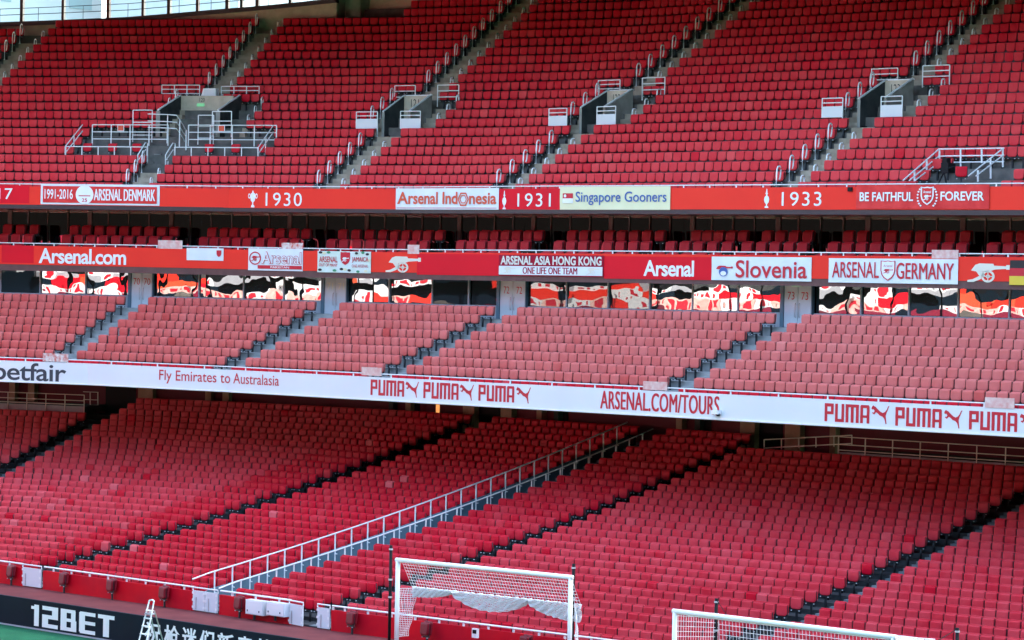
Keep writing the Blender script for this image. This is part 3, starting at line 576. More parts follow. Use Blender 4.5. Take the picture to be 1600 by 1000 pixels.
def card(deck, t, quad, m, label):
    fq = Face(deck, t, quad, .0); mb = MB(); mb.box(fq.p(0, 0, .0), fq.ex*fq.w, -fq.n*.02, (0, 0, fq.h)); tag(mb.build('draped_cloth', m), label, 'cloth', 'cloths draped over the front rails')
for q, m_, lb in (((247, 375, 388, 285, 376, 389.5), 'cloth_p', 'pink printed cloth over the rail above the small white banner'), ((440, 379, 391, 473, 380, 391.5), 'cloth_pw', 'white and red cloth over the rail above the Pakistan banner'), ((637, 382.5, 396.5, 655, 382.5, 397), 'cloth_p', 'narrow pink cloth over the box level rail right of the cannon emblem'), ((1456, 390, 403.5, 1497.5, 391, 404.5), 'cloth_p', 'pink striped cloth over the rail above the Germany banner')): card(CLUB, MT-.02, q, m_, lb)
for q, m_, lb in (((67, 552, 564, 106.5, 553, 566), 'cloth_pw', 'white cloth with dark print over the rail above the slate lettering'), ((565, 573.5, 586, 596, 574.5, 588), 'cloth_p', 'pale pink cloth over the rail left of the first leaping cat'), ((1005, 595.5, 608.5, 1042.5, 597, 610.5), 'cloth_p', 'orange pink cloth over the rail above the tours lettering'), ((1539, 620.5, 636.5, 1585, 622.5, 639), 'cloth_p', 'peach cloth over the rail above the last red wordmark')): card(CLUB, WT-.02, q, m_, lb)
# CCTV camera on the white board
fq = Face(CLUB, WT, (1116, 640, 650, 1128, 641, 651), .02); r_ = empty('security_camera', fq.p(.5, .5), 'small white dome camera fixed under the end of the tours lettering', 'camera')
mb = MB(); mb.box(fq.p(.1, .35), fq.ex*.28, fq.n*.2, (0, 0, .14)); mb.build('housing', 'white', r_); MB().tube([fq.p(.8, .45, .1), fq.p(.8, .05, .1)], .06, 8).build('dome', 'black', r_); MB().tube([fq.p(.5, .6, .06), fq.p(.9, .6, .06)], .025, 6).build('arm', 'grey', r_)

# ------------------------------------------------------------------ box level: seats, stairs, glazing
BT = MT+3.7
BF = [CLUB.hit(400, y_, t_)[2]-.90 for y_, t_ in ((387.5, MT+.95), (371.5, MT+1.85), (356.5, MT+2.75))]; print('box floors', BF)
v, f = CLUB.sweep([(MT+.16, BF[0]-.3), (MT+.16, BF[0]), (MT+1.35, BF[0]), (MT+1.35, BF[1]), (MT+2.25, BF[1]), (MT+2.25, BF[2]), (BT+4, BF[2]), (BT+4, BF[0]-.3)]); tag(MB().add(v, f).build('box_level_floor', 'conc_dark'), 'stepped floor of the box level behind the middle red board', 'terrace')
G1 = [(-20, 55), (96, 272), (311, 398), (401, 472), (510, 674), (714, 832), (866, 1022), (1040, 1150), (1160, 1268), (1294, 1518), (1542, 1640), (1665, 1800)]
G2 = [(-18, 66), (108, 284), (322, 408), (412, 490), (527, 698), (734, 853), (886, 1044), (1081, 1172), (1190, 1276), (1317, 1524), (1565, 1660), (1690, 1820)]
G0 = [(-20, 40), (90, 262), (300, 455), (490, 640), (693, 815), (846, 1000), (1020, 1130), (1150, 1250), (1275, 1500), (1530, 1640), (1660, 1800)]
nb = 0
for t, G, fl, rw in ((MT+.95, G0, BF[0], 'front'), (MT+1.85, G1, BF[1], 'middle'), (MT+2.75, G2, BF[2], 'back')):
    for gi, (xa, xb) in enumerate(G):
        i0, sa, _ = CLUB.hit(xa, 370, t); i1, sb, _ = CLUB.hit(xb, 375, t); segs = []
        for i in range(i0, i1+1):
            lo, hi = CLUB.bounds(i, t); a = sa if i == i0 else lo; b = sb if i == i1 else hi; n = max(0, int(round((b-a)/.64)))
            segs += [(i, a+(k+.5)*(b-a)/n) for k in range(n)]
        for k, (i, s) in enumerate(segs):
            x, _ = proj(CLUB.P(i, s, t, fl+.6))
            if not -200 < x < 1900: continue
            where = ['at the left edge', 'under the Denmark banner', 'right of the Denmark banner', 'under the 1930 sign', 'left of the Indonesia banner', 'under the Indonesia banner', 'under the Singapore banner', 'right of the Singapore banner', 'under the 1933 sign', 'under the Faithful banner', 'at the right edge', 'beyond the striped flag'][min(11, gi)]
            single_seat('box', CLUB.P(i, s+random.uniform(-.02, .02), t, fl), -R(CLUB.f[i][2])+random.uniform(-.05, .05), .1+random.gauss(0, .06)+(.12 if rw != 'back' else 0)-(.15 if 1150 < x < 1520 else 0), f"dark red box seat, {nth(k)} of the {rw} row group {where}", 'dark red seats in front of the glazed boxes')
            nb += 1
gb = empty('box_glazing', CLUB.P(1, -70, BT, 12.7), 'long dark glass front of the boxes behind the dark red seats', 'glazed wall')
for i in range(len(CLUB.f)):
    lo, hi = CLUB.bounds(i, BT); n = max(1, int(round((hi-lo)/1.06)))
    for k in range(n):
        a = lo+(hi-lo)*k/n; b = lo+(hi-lo)*(k+1)/n; big = (k % 4 == 3)
        xx = proj(CLUB.P(i, a, BT, 13.5))[0]
        if not -250 < xx < 2000: continue
        w = .22 if big else .055; mb = MB(); mb.box(CLUB.P(i, a, BT-.05, BF[2]), CLUB.E(i)*w, CLUB.N(i)*.12, (0, 0, 14.6-BF[2])); mb.build('mullion', 'mull' if big or k % 3 else 'mull_dk', gb)
        mb = MB(); tw = random.uniform(-.012, .012); p = CLUB.P(i, a+w+.004, BT+tw, BF[2]+.02); q = CLUB.P(i, b-.004, BT-tw, BF[2]+.02); mb.box(p, q-p, CLUB.N(i)*.012, (0, 0, 14.55-BF[2])); mb.build('pane', 'glass_box', gb)
v, f = CLUB.sweep([(BT+.25, 12.66), (BT+.25, 14.75), (BT+.45, 14.75), (BT+.45, 12.66)]); MB().add(v, f).build('blind_wall', 'black', gb)

# ------------------------------------------------------------------ middle deck: glazing, numbered doors, exit signs
GT = CROWS*CT+.75
zc0 = 10.35
gc = empty('middle_glazing', CLUB.P(1, -70, GT, zc0), 'reflective glass wall behind the pale pink middle seats', 'glazed wall')
DOORS = [(207.5, 240, '70', 0), (510, 544, '71', 0), (785, 825, '72', 0), (1229, 1272, '73', 1)]
PANES = [(-70, 0), (2, 62), (66, 133), (136, 201), (243, 310), (313, 380), (383, 443), (446, 507), (546, 608), (611, 675), (678, 732), (738, 780), (828, 885), (888, 950), (953, 1015), (1018, 1082), (1085, 1153), (1156, 1224), (1275, 1345), (1349, 1420), (1424, 1497), (1501, 1577), (1581, 1660), (1664, 1745), (1749, 1830)]
for xa, xb in PANES:
    i, sa, _ = CLUB.hit(xa, 450, GT); i2, sb, _ = CLUB.hit(xb, 455, GT)
    if i2 != i: pieces = [(i, sa, CLUB.bounds(i, GT)[1]-.01), (i2, CLUB.bounds(i2, GT)[0]+.01, sb)]
    else: pieces = [(i, sa, sb)]
    for i, sa, sb in pieces:
        tw = random.uniform(-.035, .035); mb = MB(); p = CLUB.P(i, sa, GT+tw, zc0+.35); q = CLUB.P(i, sb, GT-tw, zc0+.35); mb.box(p, q-p, CLUB.N(i)*.014, (0, 0, 1.35)); mb.build('pane', 'glass_dim' if xa in (2, 828, 888, 953, 678, 738) else 'glass_club', gc)
    mb = MB(); mb.box(CLUB.P(i, sb+.005, GT-.05, zc0+.3), CLUB.E(i)*.07, CLUB.N(i)*.1, (0, 0, 1.5)); mb.build('mullion', 'grey', gc)
v, f = CLUB.sweep([(GT-.06, zc0-.6), (GT-.06, zc0+.34), (GT+.12, zc0+.34), (GT+.12, zc0-.6)]); MB().add(v, f).build('sill_wall', 'grey', gc)
v, f = CLUB.sweep([(GT-.04, zc0+1.71), (GT-.04, 12.2), (GT+.1, 12.2), (GT+.1, zc0+1.71)]); MB().add(v, f).build('head', 'brown', gc)
v, f = CLUB.sweep([(GT+.5, zc0-.6), (GT+.5, 12.2), (GT+.7, 12.2), (GT+.7, zc0-.6)]); MB().add(v, f).build('dark_lining', 'black', gc)
for xa, xb, num, red in DOORS:
    i, sa, _ = CLUB.hit(xa, 455, GT); _, sb, _ = CLUB.hit(xb, 458, GT, i); w = sb-sa; z = CLUB.dz(i, sa)*0+cz(7)-ST-.05
    d = at('double_door', CLUB, i, (sa+sb)/2, GT-.14, z, f'grey double door numbered {num} at the back of the middle deck', 'door', 'numbered doors behind the middle deck')
    H = zc0+1.70-z
    mb = MB(); cbox(mb, -w/2-.16, -w/2, -.05, .12, 0, H); cbox(mb, w/2, w/2+.05, -.05, .12, 0, H); cbox(mb, -w/2, w/2, -.05, .12, H-.06, H); loc(mb, 'frame', 'bluegrey', d)
    for sd in (-1, 1):
        x0 = -w/2+.01 if sd < 0 else .01; mb = MB(); cbox(mb, x0, x0+w/2-.02, 0, .06, .01, H-.07); lf = loc(mb, 'leaf', 'door', d)
        mb = MB(); hx = -.09 if sd < 0 else .09; mb.tube([(hx, -.005, .75), (hx, -.06, .78), (hx, -.06, 1.25), (hx, -.005, 1.28)], .016, 6); loc(mb, 'handle', 'steel', lf)
        tv, tf = text_mesh(num, .0); mb = MB(); cx = x0+(w/2-.02)*.5; mb.add([(cx-.16+.32*a, -.004, H-.86+.30*b) for a, b, _ in tv], tf); loc(mb, 'number', 'ink_r' if red or num == '72' else 'ink_c' if num == '71' else 'ink_r', lf)
for x, y in ((220, 421), (523, 430), (805, 435.5), (1245, 444)):
    t = MT+1.0; i, s, z = CLUB.hit(x, y, t); sg = at('exit_sign', CLUB, i, s, t, z-.1, f'small green exit sign above door {dict([(220, 70), (523, 71), (805, 72), (1245, 73)])[x]}', 'sign', 'green exit signs over the doors')
    mb = MB(); cbox(mb, -.22, .22, -.03, .03, 0, .17); loc(mb, 'body', 'white', sg); mb = MB(); cbox(mb, -.2, .2, -.034, -.031, .02, .15); loc(mb, 'face', 'green_sign', sg)
    mb = MB(); mb.add([(-.15, -.036, .06), (-.05, -.036, .06), (-.05, -.036, .04), (.02, -.036, .085), (-.05, -.036, .13), (-.05, -.036, .11), (-.15, -.036, .11)], [tuple(range(7))]); mb.add([(.06, -.036, .03), (.13, -.036, .03), (.13, -.036, .14), (.06, -.036, .14)], [(0, 1, 2, 3)]); loc(mb, 'arrow', 'white', sg)

# ------------------------------------------------------------------ stairways in the aisles
def stairway(deck, i, sa, sb, rows, T, zf, m, label, extra=()):
    mb = MB(); w = sb-sa
    for j in rows:
        z = zf(j)-ST; zn = zf(j+1)-ST; h = (zn-z)
        for q, (fr, dep) in enumerate(((.5, .30),)):
            p = deck.P(i, sa+.02, j*T+.13-dep, z+.002); mb.box(p, deck.E(i)*(w-.04), deck.N(i)*(dep-.003), (0, 0, h*fr))
        p = deck.P(i, sa+.02, j*T+.13-T+.004, z-.03); mb.box(p, deck.E(i)*(w-.04), deck.N(i)*(T-.3), (0, 0, .036))
        p = deck.P(i, sa+.02, j*T+.128, z+.003); mb.box(p, deck.E(i)*(w-.04), deck.N(i)*(-.002), (0, 0, h+.002))
    for (a, b, js) in extra:
        for j in js:
            z = zf(j)-ST; h = zf(j+1)-ST-z
            mb.box(deck.P(i, a, j*T+.13-.30, z+.002), deck.E(i)*(b-a), deck.N(i)*.297, (0, 0, h*.5)); mb.box(deck.P(i, a, j*T+.13-T+.004, z-.03), deck.E(i)*(b-a), deck.N(i)*(T-.3), (0, 0, .036)); mb.box(deck.P(i, a, j*T+.128, z+.003), deck.E(i)*(b-a), deck.N(i)*(-.002), (0, 0, h+.002))
    return tag(mb.build('stairway', m), label, 'stairs', 'stairways between the seat blocks')
for i, a, b, n, lb in ((1, -64.15, -62.88, 26, 'dark stairway in the left corner of the lower deck'), (3, -84.47, -83.23, 28, 'dark stairway climbing from the white gate through the lower deck'), (3, -69.14, -67.92, 28, 'dark stairway just right of the railed ramp'), (4, -50.2, -49.0, 26, 'dark stairway at the right of the lower deck above the smaller goal')):
    stairway(LOW, i, a, b, range(0, n), LT, lz, 'step_low', lb)
for i, a, b, lb in ((0, -60.1, -58.97, 'grey stairway up to door 70'), (1, -70.3, -69.0, 'grey stairway up to door 71'), (2, -77.8, -76.55, 'grey stairway up to door 72'), (2, -63.58, -62.39, 'grey stairway up to door 73')):
    stairway(CLUB, i, a, b, range(0, CROWS), CT, cz, 'conc_grey', lb)
TOPS = {0: 18, 1: 19, 2: 23, 3: 25, 4: 25}
for k, (i, a, b) in {0: (1, -69.3, -67.95), **AISLE}.items():
    lb = f'beige concrete stairway running up past stairwell mouth {119+k}' if k else 'beige concrete stairway at the top left edge'
    if k == 0: stairway(UP, i, a, b, range(0, TOPS[k]), UT, uz, 'conc_step', lb)
    else:
        stairway(UP, i, a, b, range(0, 3 if k == 1 else 7), UT, uz, 'conc_step', f'beige steps climbing to stairwell mouth {119+k} from the front rail')
        stairway(UP, i, a, b, range(11, TOPS[k]), UT, uz, 'conc_step', f'beige stairway rising above stairwell mouth {119+k} to the top rows')
        stairway(UP, i, a-.92, a-(.36 if k == 1 else .02), range(7, 11), UT, uz, 'conc_step', f'narrow steps passing left of stairwell mouth {119+k}')
        stairway(UP, i, b+(1.95 if k == 1 else .18), b+(2.26 if k == 1 else 1.30), range(7, 10), UT, uz, 'conc_step', f'narrow steps passing right of stairwell mouth {119+k}')
# hoop handrails beside the upper stairways
def hoop_mesh(tall):
    mb = MB(); h = .98 if tall else .62
    mb.tube([(0, 0, 0), (0, .0, h*.62), (0, .02, h*.9), (0, .07, h*1.0), (0, .16, h*1.03), (0, .235, h*.97), (0, .25, h*.88), (0, .215, h*(.62 if tall else .58)), (0, .17, h*(.50 if tall else .45))], .029, 6)
    cbox(mb, -.05, .05, -.05, .05, 0, .015); return mb
hoops = {}
for tall in (True, False):
    o = hoop_mesh(tall).build('hoop_handrail', 'white', None, True); hoops[tall] = o; o['used'] = 0
def hoop(i, s, k, tall, label):
    src = hoops[tall]; o = src if not src['used'] else src.copy()
    if src['used']: COL.objects.link(o)
    src['used'] = 1
    o.location = UP.P(i, s, k*UT+.17, uz(k+1)-ST-(.0 if tall else .0)); o.rotation_euler = (0, 0, -R(UP.f[i][2])+random.uniform(-.05, .05)); tag(o, label, 'handrail', 'white hoop handrails beside the upper stairs')
for k, (i, a, b) in {0: (1, -69.3, -67.95), **AISLE}.items():
    nm = 'at the top left edge' if k == 0 else f'by stairwell mouth {119+k}'
    for j in range(0, TOPS[k]):
        for tall, s in ((True, a+.06), (False, b-.06)):
            if k and 5 <= j <= 10:
                if j in (5, 6) and tall: continue
                s = a-.9+.0 if tall else b+(2.2 if k == 1 else 1.26)
                if j in (5, 6, 10): continue
            if k == 1 and 3 <= j <= 6: continue
            x, y = proj(UP.P(i, s, j*UT, uz(j)))
            if not (-15 < x < 1615 and -15 < y < 300): continue
            hoop(i, s, j, tall, f"{'tall' if tall else 'short'} white hoop handrail, {nth(j)} row up {'left' if tall else 'right'} of the stairs {nm}")
for o in hoops.values():
    del o['used']
for o in COL.objects:
    if o.name.startswith('hoop_handrail') and 'used' in o.keys(): del o['used']

# ------------------------------------------------------------------ stairwell mouths in the upper deck
def barrier(deck, i, s0, s1, t, z, label, panel=True, group='white barriers round the stairwell mouths', H=1.0, posts=2, legs=0.0):
    b = at('barrier', deck, i, s0, t, z, label, 'railing', group); w = s1-s0; mb = MB()
    for k in range(posts): x = w*k/(posts-1); mb.tube([(x, 0, -legs if (k == posts-1 or not panel) else 0), (x, 0, H)], .026, 6)
    for zz in ((H, H*.76) if panel else (H, H*.62, H*.22)): mb.tube([(0, 0, zz), (w, 0, zz)], .024, 6)
    loc(mb, 'rail_frame', 'white', b)
    if panel: mb = MB(); cbox(mb, .02, w-.02, -.012, .012, 0, H*.58); loc(mb, 'solid_panel', 'white2', b)
    return b
def mouth(k, i, a, b, num, t0=5.25, t1=7.0):
    s0, s1 = a-.02, b+.10; fl = uz(5)-ST+.02; o = at('stairwell_mouth', UP, i, (s0+s1)/2, t0, fl, f'concrete stairwell mouth numbered {num} cut into the upper seats', 'stairwell', 'numbered stairwell mouths')
    w = s1-s0; zt0 = uz(0)+3.42-fl; zt1 = uz(0)+4.27-fl; D = t1-t0; th = .13
    for sd, x in ((-1, -w/2), (1, w/2-th)):
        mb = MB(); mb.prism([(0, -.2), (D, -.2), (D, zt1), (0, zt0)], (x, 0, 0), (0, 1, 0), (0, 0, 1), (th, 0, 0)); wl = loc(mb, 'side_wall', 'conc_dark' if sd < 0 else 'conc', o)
        mb = MB(); mb.box((x-.004, -.012, -.2), (th+.008, 0, 0), (0, .011, 0), (0, 0, zt0+.2)); loc(mb, 'wall_end', 'conc', o)
        mb = MB(); mb.tube([(x+th/2, -.02, zt0+.03), (x+th/2, D, zt1+.03)], .04, 6); loc(mb, 'coping_rail', 'white', o)
    mb = MB(); cbox(mb, -w/2+th, w/2-th, D-.16, D, 1.75, zt1-.03); bw = loc(mb, 'back_wall', 'conc_beige', o)
    mb = MB(); cbox(mb, -w/2+th, w/2-th, D-.05, D-.02, -.2, 1.75); loc(mb, 'dark_doorway', 'black', o)
    mb = MB(); cbox(mb, -w/2+th, w/2-th, -.02, D-.05, -.22, -.1); loc(mb, 'floor', 'conc_dark', o)
    mb = MB(); mb.tube([(-w/2+th+.06, .05, .95), (-w/2+th+.06, D*.45, .95), (-w/2+th+.06, D-.1, .3)], .035, 6); loc(mb, 'inner_handrail', 'black', o)
    tv, tf = text_mesh(num, .0); mb = MB(); mb.add([(-.26+.42*p, D-.165, zt1-.52+.34*q) for p, q, _ in tv], tf); loc(mb, 'number', 'ink_k', bw)
    mb = MB(); cbox(mb, -.28, .16, D-.20, D-.162, zt1-.86, zt1-.68); es = loc(mb, 'exit_sign', 'green_sign', bw)
    mb = MB(); mb.tube([(-w/2, D+.03, zt1), (w/2, D+.03, zt1)], .03, 6); loc(mb, 'top_rail', 'white', o)
    return o
def S_at(x, y, i, t): return UP.hit(x, y, t, i)[1:]
for k, num in ((2, '121'), (3, '122'), (4, '123')):
    i, a, b = AISLE[k]; mouth(k, i, a, b, num)
    g = {2: ((557, 590, 175, 201), (626, 657, 174, 201), (617, 649, 134, 157), (684, 717, 133, 157)), 3: ((858, 886, 170, 197), (933, 962, 167, 195), (935, 969, 126, 143), (1004, 1039, 122, 146)), 4: ((1285, 1317, 154, 184), (1377, 1410, 151, 183), (1362, 1403, 108, 130), (1442, 1484, 103, 125))}[k]
    for q, (x0, x1, y0, y1) in enumerate(g):
        t = (4.95, 5.1, 7.75, 7.6)[q]; s0, zt = S_at(x0, y0, i, t); s1, _ = S_at(x1, y0, i, t); _, zb = S_at(x0, y1, i, t)
        lb = (f'white panel barrier left of stairwell mouth {num}', f'white panel barrier in front of stairwell mouth {num}', f'open white railing above the left of stairwell mouth {num}', f'open white railing above the right of stairwell mouth {num}')[q]
        barrier(UP, i, s0, s1, t, zb, lb, q < 2, H=zt-zb, legs=.75 if q < 2 else .3)
# the wide mouth 120 with its two viewing platforms
i, a, b = AISLE[1]; fl = uz(4)-ST+.15
t0p, t1p = 4*UT-.62, 7*UT-.50
def pbox(name, m, s0, s1, t0, t1, z0, z1, parent):
    mb = MB(); mb.box(UP.P(1, s0, t0, z0), UP.E(1)*(s1-s0), UP.N(1)*(t1-t0), (0, 0, z1-z0)); return mb.build(name, m, parent)
sL0 = S_at(102, 235, 1, t0p)[0]; sL1 = S_at(229, 240, 1, t0p)[0]; sR0 = S_at(272, 240, 1, t0p)[0]; sR1 = S_at(403, 245, 1, t0p)[0]
for nm, s0, s1, lb in (('left', sL0, sL1, 'concrete viewing platform left of stairwell mouth 120'), ('right', sR0, sR1, 'concrete viewing platform right of stairwell mouth 120')):
    pl = empty('viewing_platform', UP.P(1, (s0+s1)/2, t0p, fl), lb, 'platform', 'viewing platforms beside mouth 120')
    pbox('deck_slab', 'conc', s0, s1, t0p+.03, t1p, fl-.5, fl, pl); pbox('front_edge', 'grey', s0, s1, t0p-.01, t0p+.03, fl-.32, fl+.02, pl); pbox('back_wall', 'conc', s0, s1, t1p-.02, t1p+.08, fl, uz(7)-ST+.02, pl)
    for q in range(3):
        s = s0+(s1-s0)*((.14, .45, .75)[q] if nm == 'left' else (.30, .62, .93)[q]); single_seat('upper', UP.P(1, s, t0p+1.15, fl), -R(UP.f[1][2]), .1, f"lone red seat, {nth(q)} along the {nm} viewing platform by mouth 120", 'lone seats on the viewing platforms')
    fr = at('railing', UP, 1, s0, t0p+.05, fl, f'low white railing along the front of the {nm} viewing platform', 'railing', 'white railings of the viewing platforms'); w = s1-s0; mb = MB()
    for zz in (.12, .62): mb.tube([(0, 0, zz), (w, 0, zz)], .024, 6)
    for q in range(6): mb.tube([(w*q/5, 0, -.05), (w*q/5, 0, .62)], .026, 6)
    loc(mb, 'rail_frame', 'white', fr)
    bx0, bx1 = (s0+.5, s1+.25) if nm == 'left' else (s0-.1, s1+.15)
    br = at('railing', UP, 1, bx0, t1p-.75, fl+.0, f'tall white railing across the back of the {nm} viewing platform', 'railing', 'white railings of the viewing platforms'); w = bx1-bx0; mb = MB()
    zt = uz(6)-fl+.15
    for zz in (zt, zt-.33, zt-.66): mb.tube([(0, 0, zz), (w, 0, zz)], .024, 6)
    for q in range(5): mb.tube([(w*q/4, 0, .0), (w*q/4, 0, zt)], .03, 6)
    loc(mb, 'rail_frame', 'white', br)
    mb = MB(); cbox(mb, w*.38-.17, w*.38+.17, -.035, -.026, zt-.3, zt+.0); sgn = loc(mb, 'notice', 'white', br); mb = MB(); cbox(mb, w*.38-.14, w*.38+.14, -.04, -.036, zt-.27, zt-.03); loc(mb, 'notice_face', 'ink_o', sgn)
    sd = at('railing', UP, 1, s0 if nm == 'left' else s1, t0p, fl, f'sloping white railing at the outer end of the {nm} viewing platform', 'railing', 'white railings of the viewing platforms'); mb = MB()
    for zz in (.0, -.3): mb.tube([(0, 0, .62+zz), (0, 1.7, zt+zz)], .026, 6)
    mb.tube([(0, 0, -.4), (0, 0, .62)], .028, 6); mb.tube([(0, .85, 0), (0, .85, .62+(zt-.62)*.5)], .028, 6); loc(mb, 'rail_frame', 'white', sd)
    si = at('railing', UP, 1, s1 if nm == 'left' else s0, t0p-.9, fl-.5, f'short sloping stair rail beside the {nm} viewing platform', 'railing', 'white railings of the viewing platforms'); mb = MB()
    mb.tube([(0, 0, -.6), (0, 0, .72), (0, .75, 1.3), (0, 1.0, 1.3), (0, 1.0, .4)], .028, 6); mb.tube([(0, 0, .45), (0, .8, 1.0)], .022, 6); loc(mb, 'rail_frame', 'white', si)
mo = empty('stairwell_mouth', UP.P(1, (a+b)/2, 5.4, fl), 'wide beige stairwell mouth numbered 120 between the viewing platforms', 'stairwell', 'numbered stairwell mouths')
tm0, tm1 = 5.0, 7.4
sa0 = S_at(251, 175, 1, tm0)[0]; sb0 = S_at(345, 175, 1, tm0)[0]; sm0 = S_at(274, 150, 1, tm1)[0]; sm1 = S_at(366, 150, 1, tm1)[0]; zt = S_at(320, 150, 1, tm1)[1]; zlo = S_at(320, 176, 1, tm1)[1]; zf_ = S_at(251, 173, 1, tm0)[1]
pbox('back_wall', 'conc_beige', sm0, sm1, tm1-.1, tm1+.1, zlo, zt, mo); pbox('dark_doorway', 'black', sm0, sm1, tm1+.3, tm1+.4, fl-.3, zlo+.1, mo)
sd0 = S_at(296, 200, 1, tm1)[0]; pbox('ochre_door', 'dooryel', sd0, sd0+.85, tm1+.22, tm1+.28, fl-.3, zlo-.25, mo)
for s_a, s_b in ((sa0, sm0), (sb0, sm1)):
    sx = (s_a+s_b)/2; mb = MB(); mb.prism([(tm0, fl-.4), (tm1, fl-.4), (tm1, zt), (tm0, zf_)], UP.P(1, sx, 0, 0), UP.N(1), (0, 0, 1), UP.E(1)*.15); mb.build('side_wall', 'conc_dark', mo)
    mb = MB(); mb.tube([UP.P(1, sx+.07, tm0-.02, zf_+.03), UP.P(1, sx+.07, tm1, zt+.03)], .045, 6); mb.build('coping_rail', 'white', mo)
    pbox('wall_end', 'conc', sx-.03, sx+.18, tm0-.03, tm0-.004, fl-.4, zf_, mo)
pbox('lower_wall', 'conc', sL1-.1, sa0+.75, t0p+1.0, t0p+1.15, fl-.9, fl+.35, mo)
fq = Face(UP, tm1-.1, (312, 153, 159, 320, 153, 159), .004); letter(fq, '120', 'ink_k', mo, name='number'); fq = Face(UP, tm1-.1, (308, 161.5, 166.5, 320, 161.5, 166.5), .01); rect(fq, 'green_sign', mo, 0, 0, 1, 1, .02, 'exit_sign')
for x0, x1, y0, lb in ((253, 312, 133, 'left'), (346, 405, 135, 'right')):
    t = 8.2; s0, z1 = S_at(x0, y0, 1, t); s1, _ = S_at(x1, y0, 1, t); _, z0 = S_at(x0, y0+17, 1, t); barrier(UP, 1, s0, s1, t, z0, f'open white railing above the {lb} side of stairwell mouth 120', False, H=z1-z0, posts=4, legs=.7)
s0, z1 = S_at(316, 138, 1, 7.7); s1, z0 = S_at(337, 150, 1, 7.7); cb = at('cabinet', UP, 1, s0, 7.7, z0, 'small white cabinet standing on top of stairwell mouth 120', 'cabinet'); mb = MB(); mb.prism([(-.06, 0), (s1-s0, 0), (s1-s0-.02, z1-z0), (.06, z1-z0)], (0, 0, 0), (1, 0, 0), (0, 0, 1), (0, .4, 0)); loc(mb, 'case', 'white', cb); mb = MB(); cbox(mb, .1, s1-s0-.05, -.012, -.002, .04, z1-z0-.05); loc(mb, 'front_panel', 'white2', cb)
for x0, x1, y0, y1, lb in ((208, 238, 172, 222, 'tall narrow white railing frame left of stairwell mouth 120'), (332, 362, 174, 214, 'tall narrow white railing frame right of stairwell mouth 120'), (310, 334, 180, 226, 'white railing gate in the opening of stairwell mouth 120')):
    t = 4.4; s0, z1 = S_at(x0, y0, 1, t); s1, _ = S_at(x1, y0, 1, t); _, z0 = S_at(x0, y1, 1, t); barrier(UP, 1, s0, s1, t, z0, lb, False, H=z1-z0, posts=2)
# curved guard in the mouth of 120
gr = empty('railing', UP.P(1, sL1, t0p+1.2, fl), 'curved triple white railing at the left of stairwell mouth 120', 'railing', 'white railings of the viewing platforms'); mb = MB()
for yy in (0, 11, 21): mb.tube([UP.P(1, S_at(231, 178+yy, 1, 3.9)[0], 3.9, S_at(231, 178+yy, 1, 3.9)[1]), UP.P(1, S_at(262, 179+yy, 1, 3.9)[0], 3.9, S_at(262, 179+yy, 1, 3.9)[1]), UP.P(1, S_at(275, 180+yy, 1, 3.9)[0], 3.95, S_at(275, 180+yy, 1, 3.9)[1]), UP.P(1, S_at(281, 187+yy, 1, 4.3)[0], 4.3, S_at(281, 187+yy, 1, 4.3)[1]), UP.P(1, S_at(291, 204+yy, 1, 5.0)[0], 5.0, S_at(291, 204+yy, 1, 5.0)[1])], .024, 6)
for x, y0, y1 in ((262, 179, 224), (281, 187, 230), (291, 204, 235)):
    s, z1 = S_at(x, y0, 1, 4.0); _, z0 = S_at(x, y1, 1, 4.0); mb.tube([UP.P(1, s, 4.0, z0), UP.P(1, s, 4.0, z1)], .028, 6)
mb.build('rail_frame', 'white', gr)

# camera platform in the right block
cp_t0, cp_t1 = -.55, 2*UT+.05
cpl = empty('camera_platform', UP.P(3, -59, .3, uz(0)-ST), 'small concrete camera platform above the Faithful Forever banner', 'platform')
c0 = S_at(1440, 283, 3, .2)[0]; c1 = S_at(1540, 283, 3, .2)[0]; cf = uz(0)-ST+.05
def q3(name, m, s0, s1, t0, t1, z0, z1, parent):
    mb = MB(); mb.box(UP.P(3, s0, t0, z0), UP.E(3)*(s1-s0), UP.N(3)*(t1-t0), (0, 0, z1-z0)); return mb.build(name, m, parent)
q3('deck_slab', 'conc', c0-.3, c1+.5, -.6, cp_t1+.2, cf-.1, cf, cpl); q3('back_wall', 'conc', c0-.3, c1+.9, cp_t1+.2, cp_t1+.32, cf, uz(2)-ST+.42, cpl)
rr = empty('railing', UP.P(3, c0, .2, cf), 'white railing sloping round the small camera platform', 'railing'); mb = MB()
def pt(x, y, t): s, z = S_at(x, y, 3, t); return UP.P(3, s, t, z)
for yy in (0, 11, 21):
    mb.tube([pt(1467, 233+yy, 2.0), pt(1569, 231.5+yy, 2.0)], .026, 6); mb.tube([pt(1411+yy*.9, 282, -.3), pt(1467, 233+yy, 2.0)], .026, 6)
    if yy < 20: mb.tube([pt(1513+yy*1.1, 275, .2), pt(1567, 232+yy, 2.0)], .026, 6)
for x, y0, y1, t in ((1468, 233, 282, 2.0), (1501, 233, 275, 2.0), (1534, 233, 255, 2.0), (1567, 232, 261, 2.0), (1448, 249, 284, 1.2), (1429, 266, 285, .5), (1548, 247, 279, 1.2), (1528, 266, 284, .6)): mb.tube([pt(x, y1, t), pt(x, y0, t)], .035, 6)
mb.build('rail_frame', 'white', rr)
tc = empty('tripod_camera', pt(1475, 284, .5), 'black covered television camera on a tripod on the camera platform', 'camera'); mb = MB()
for dx in (-.28, .05, .30): mb.tube([pt(1475, 268, .5), pt(1475, 268, .5)+UP.E(3)*dx+UP.N(3)*(.2 if dx == .05 else -.15)+Vector((0, 0, -.75))], .03, 6)
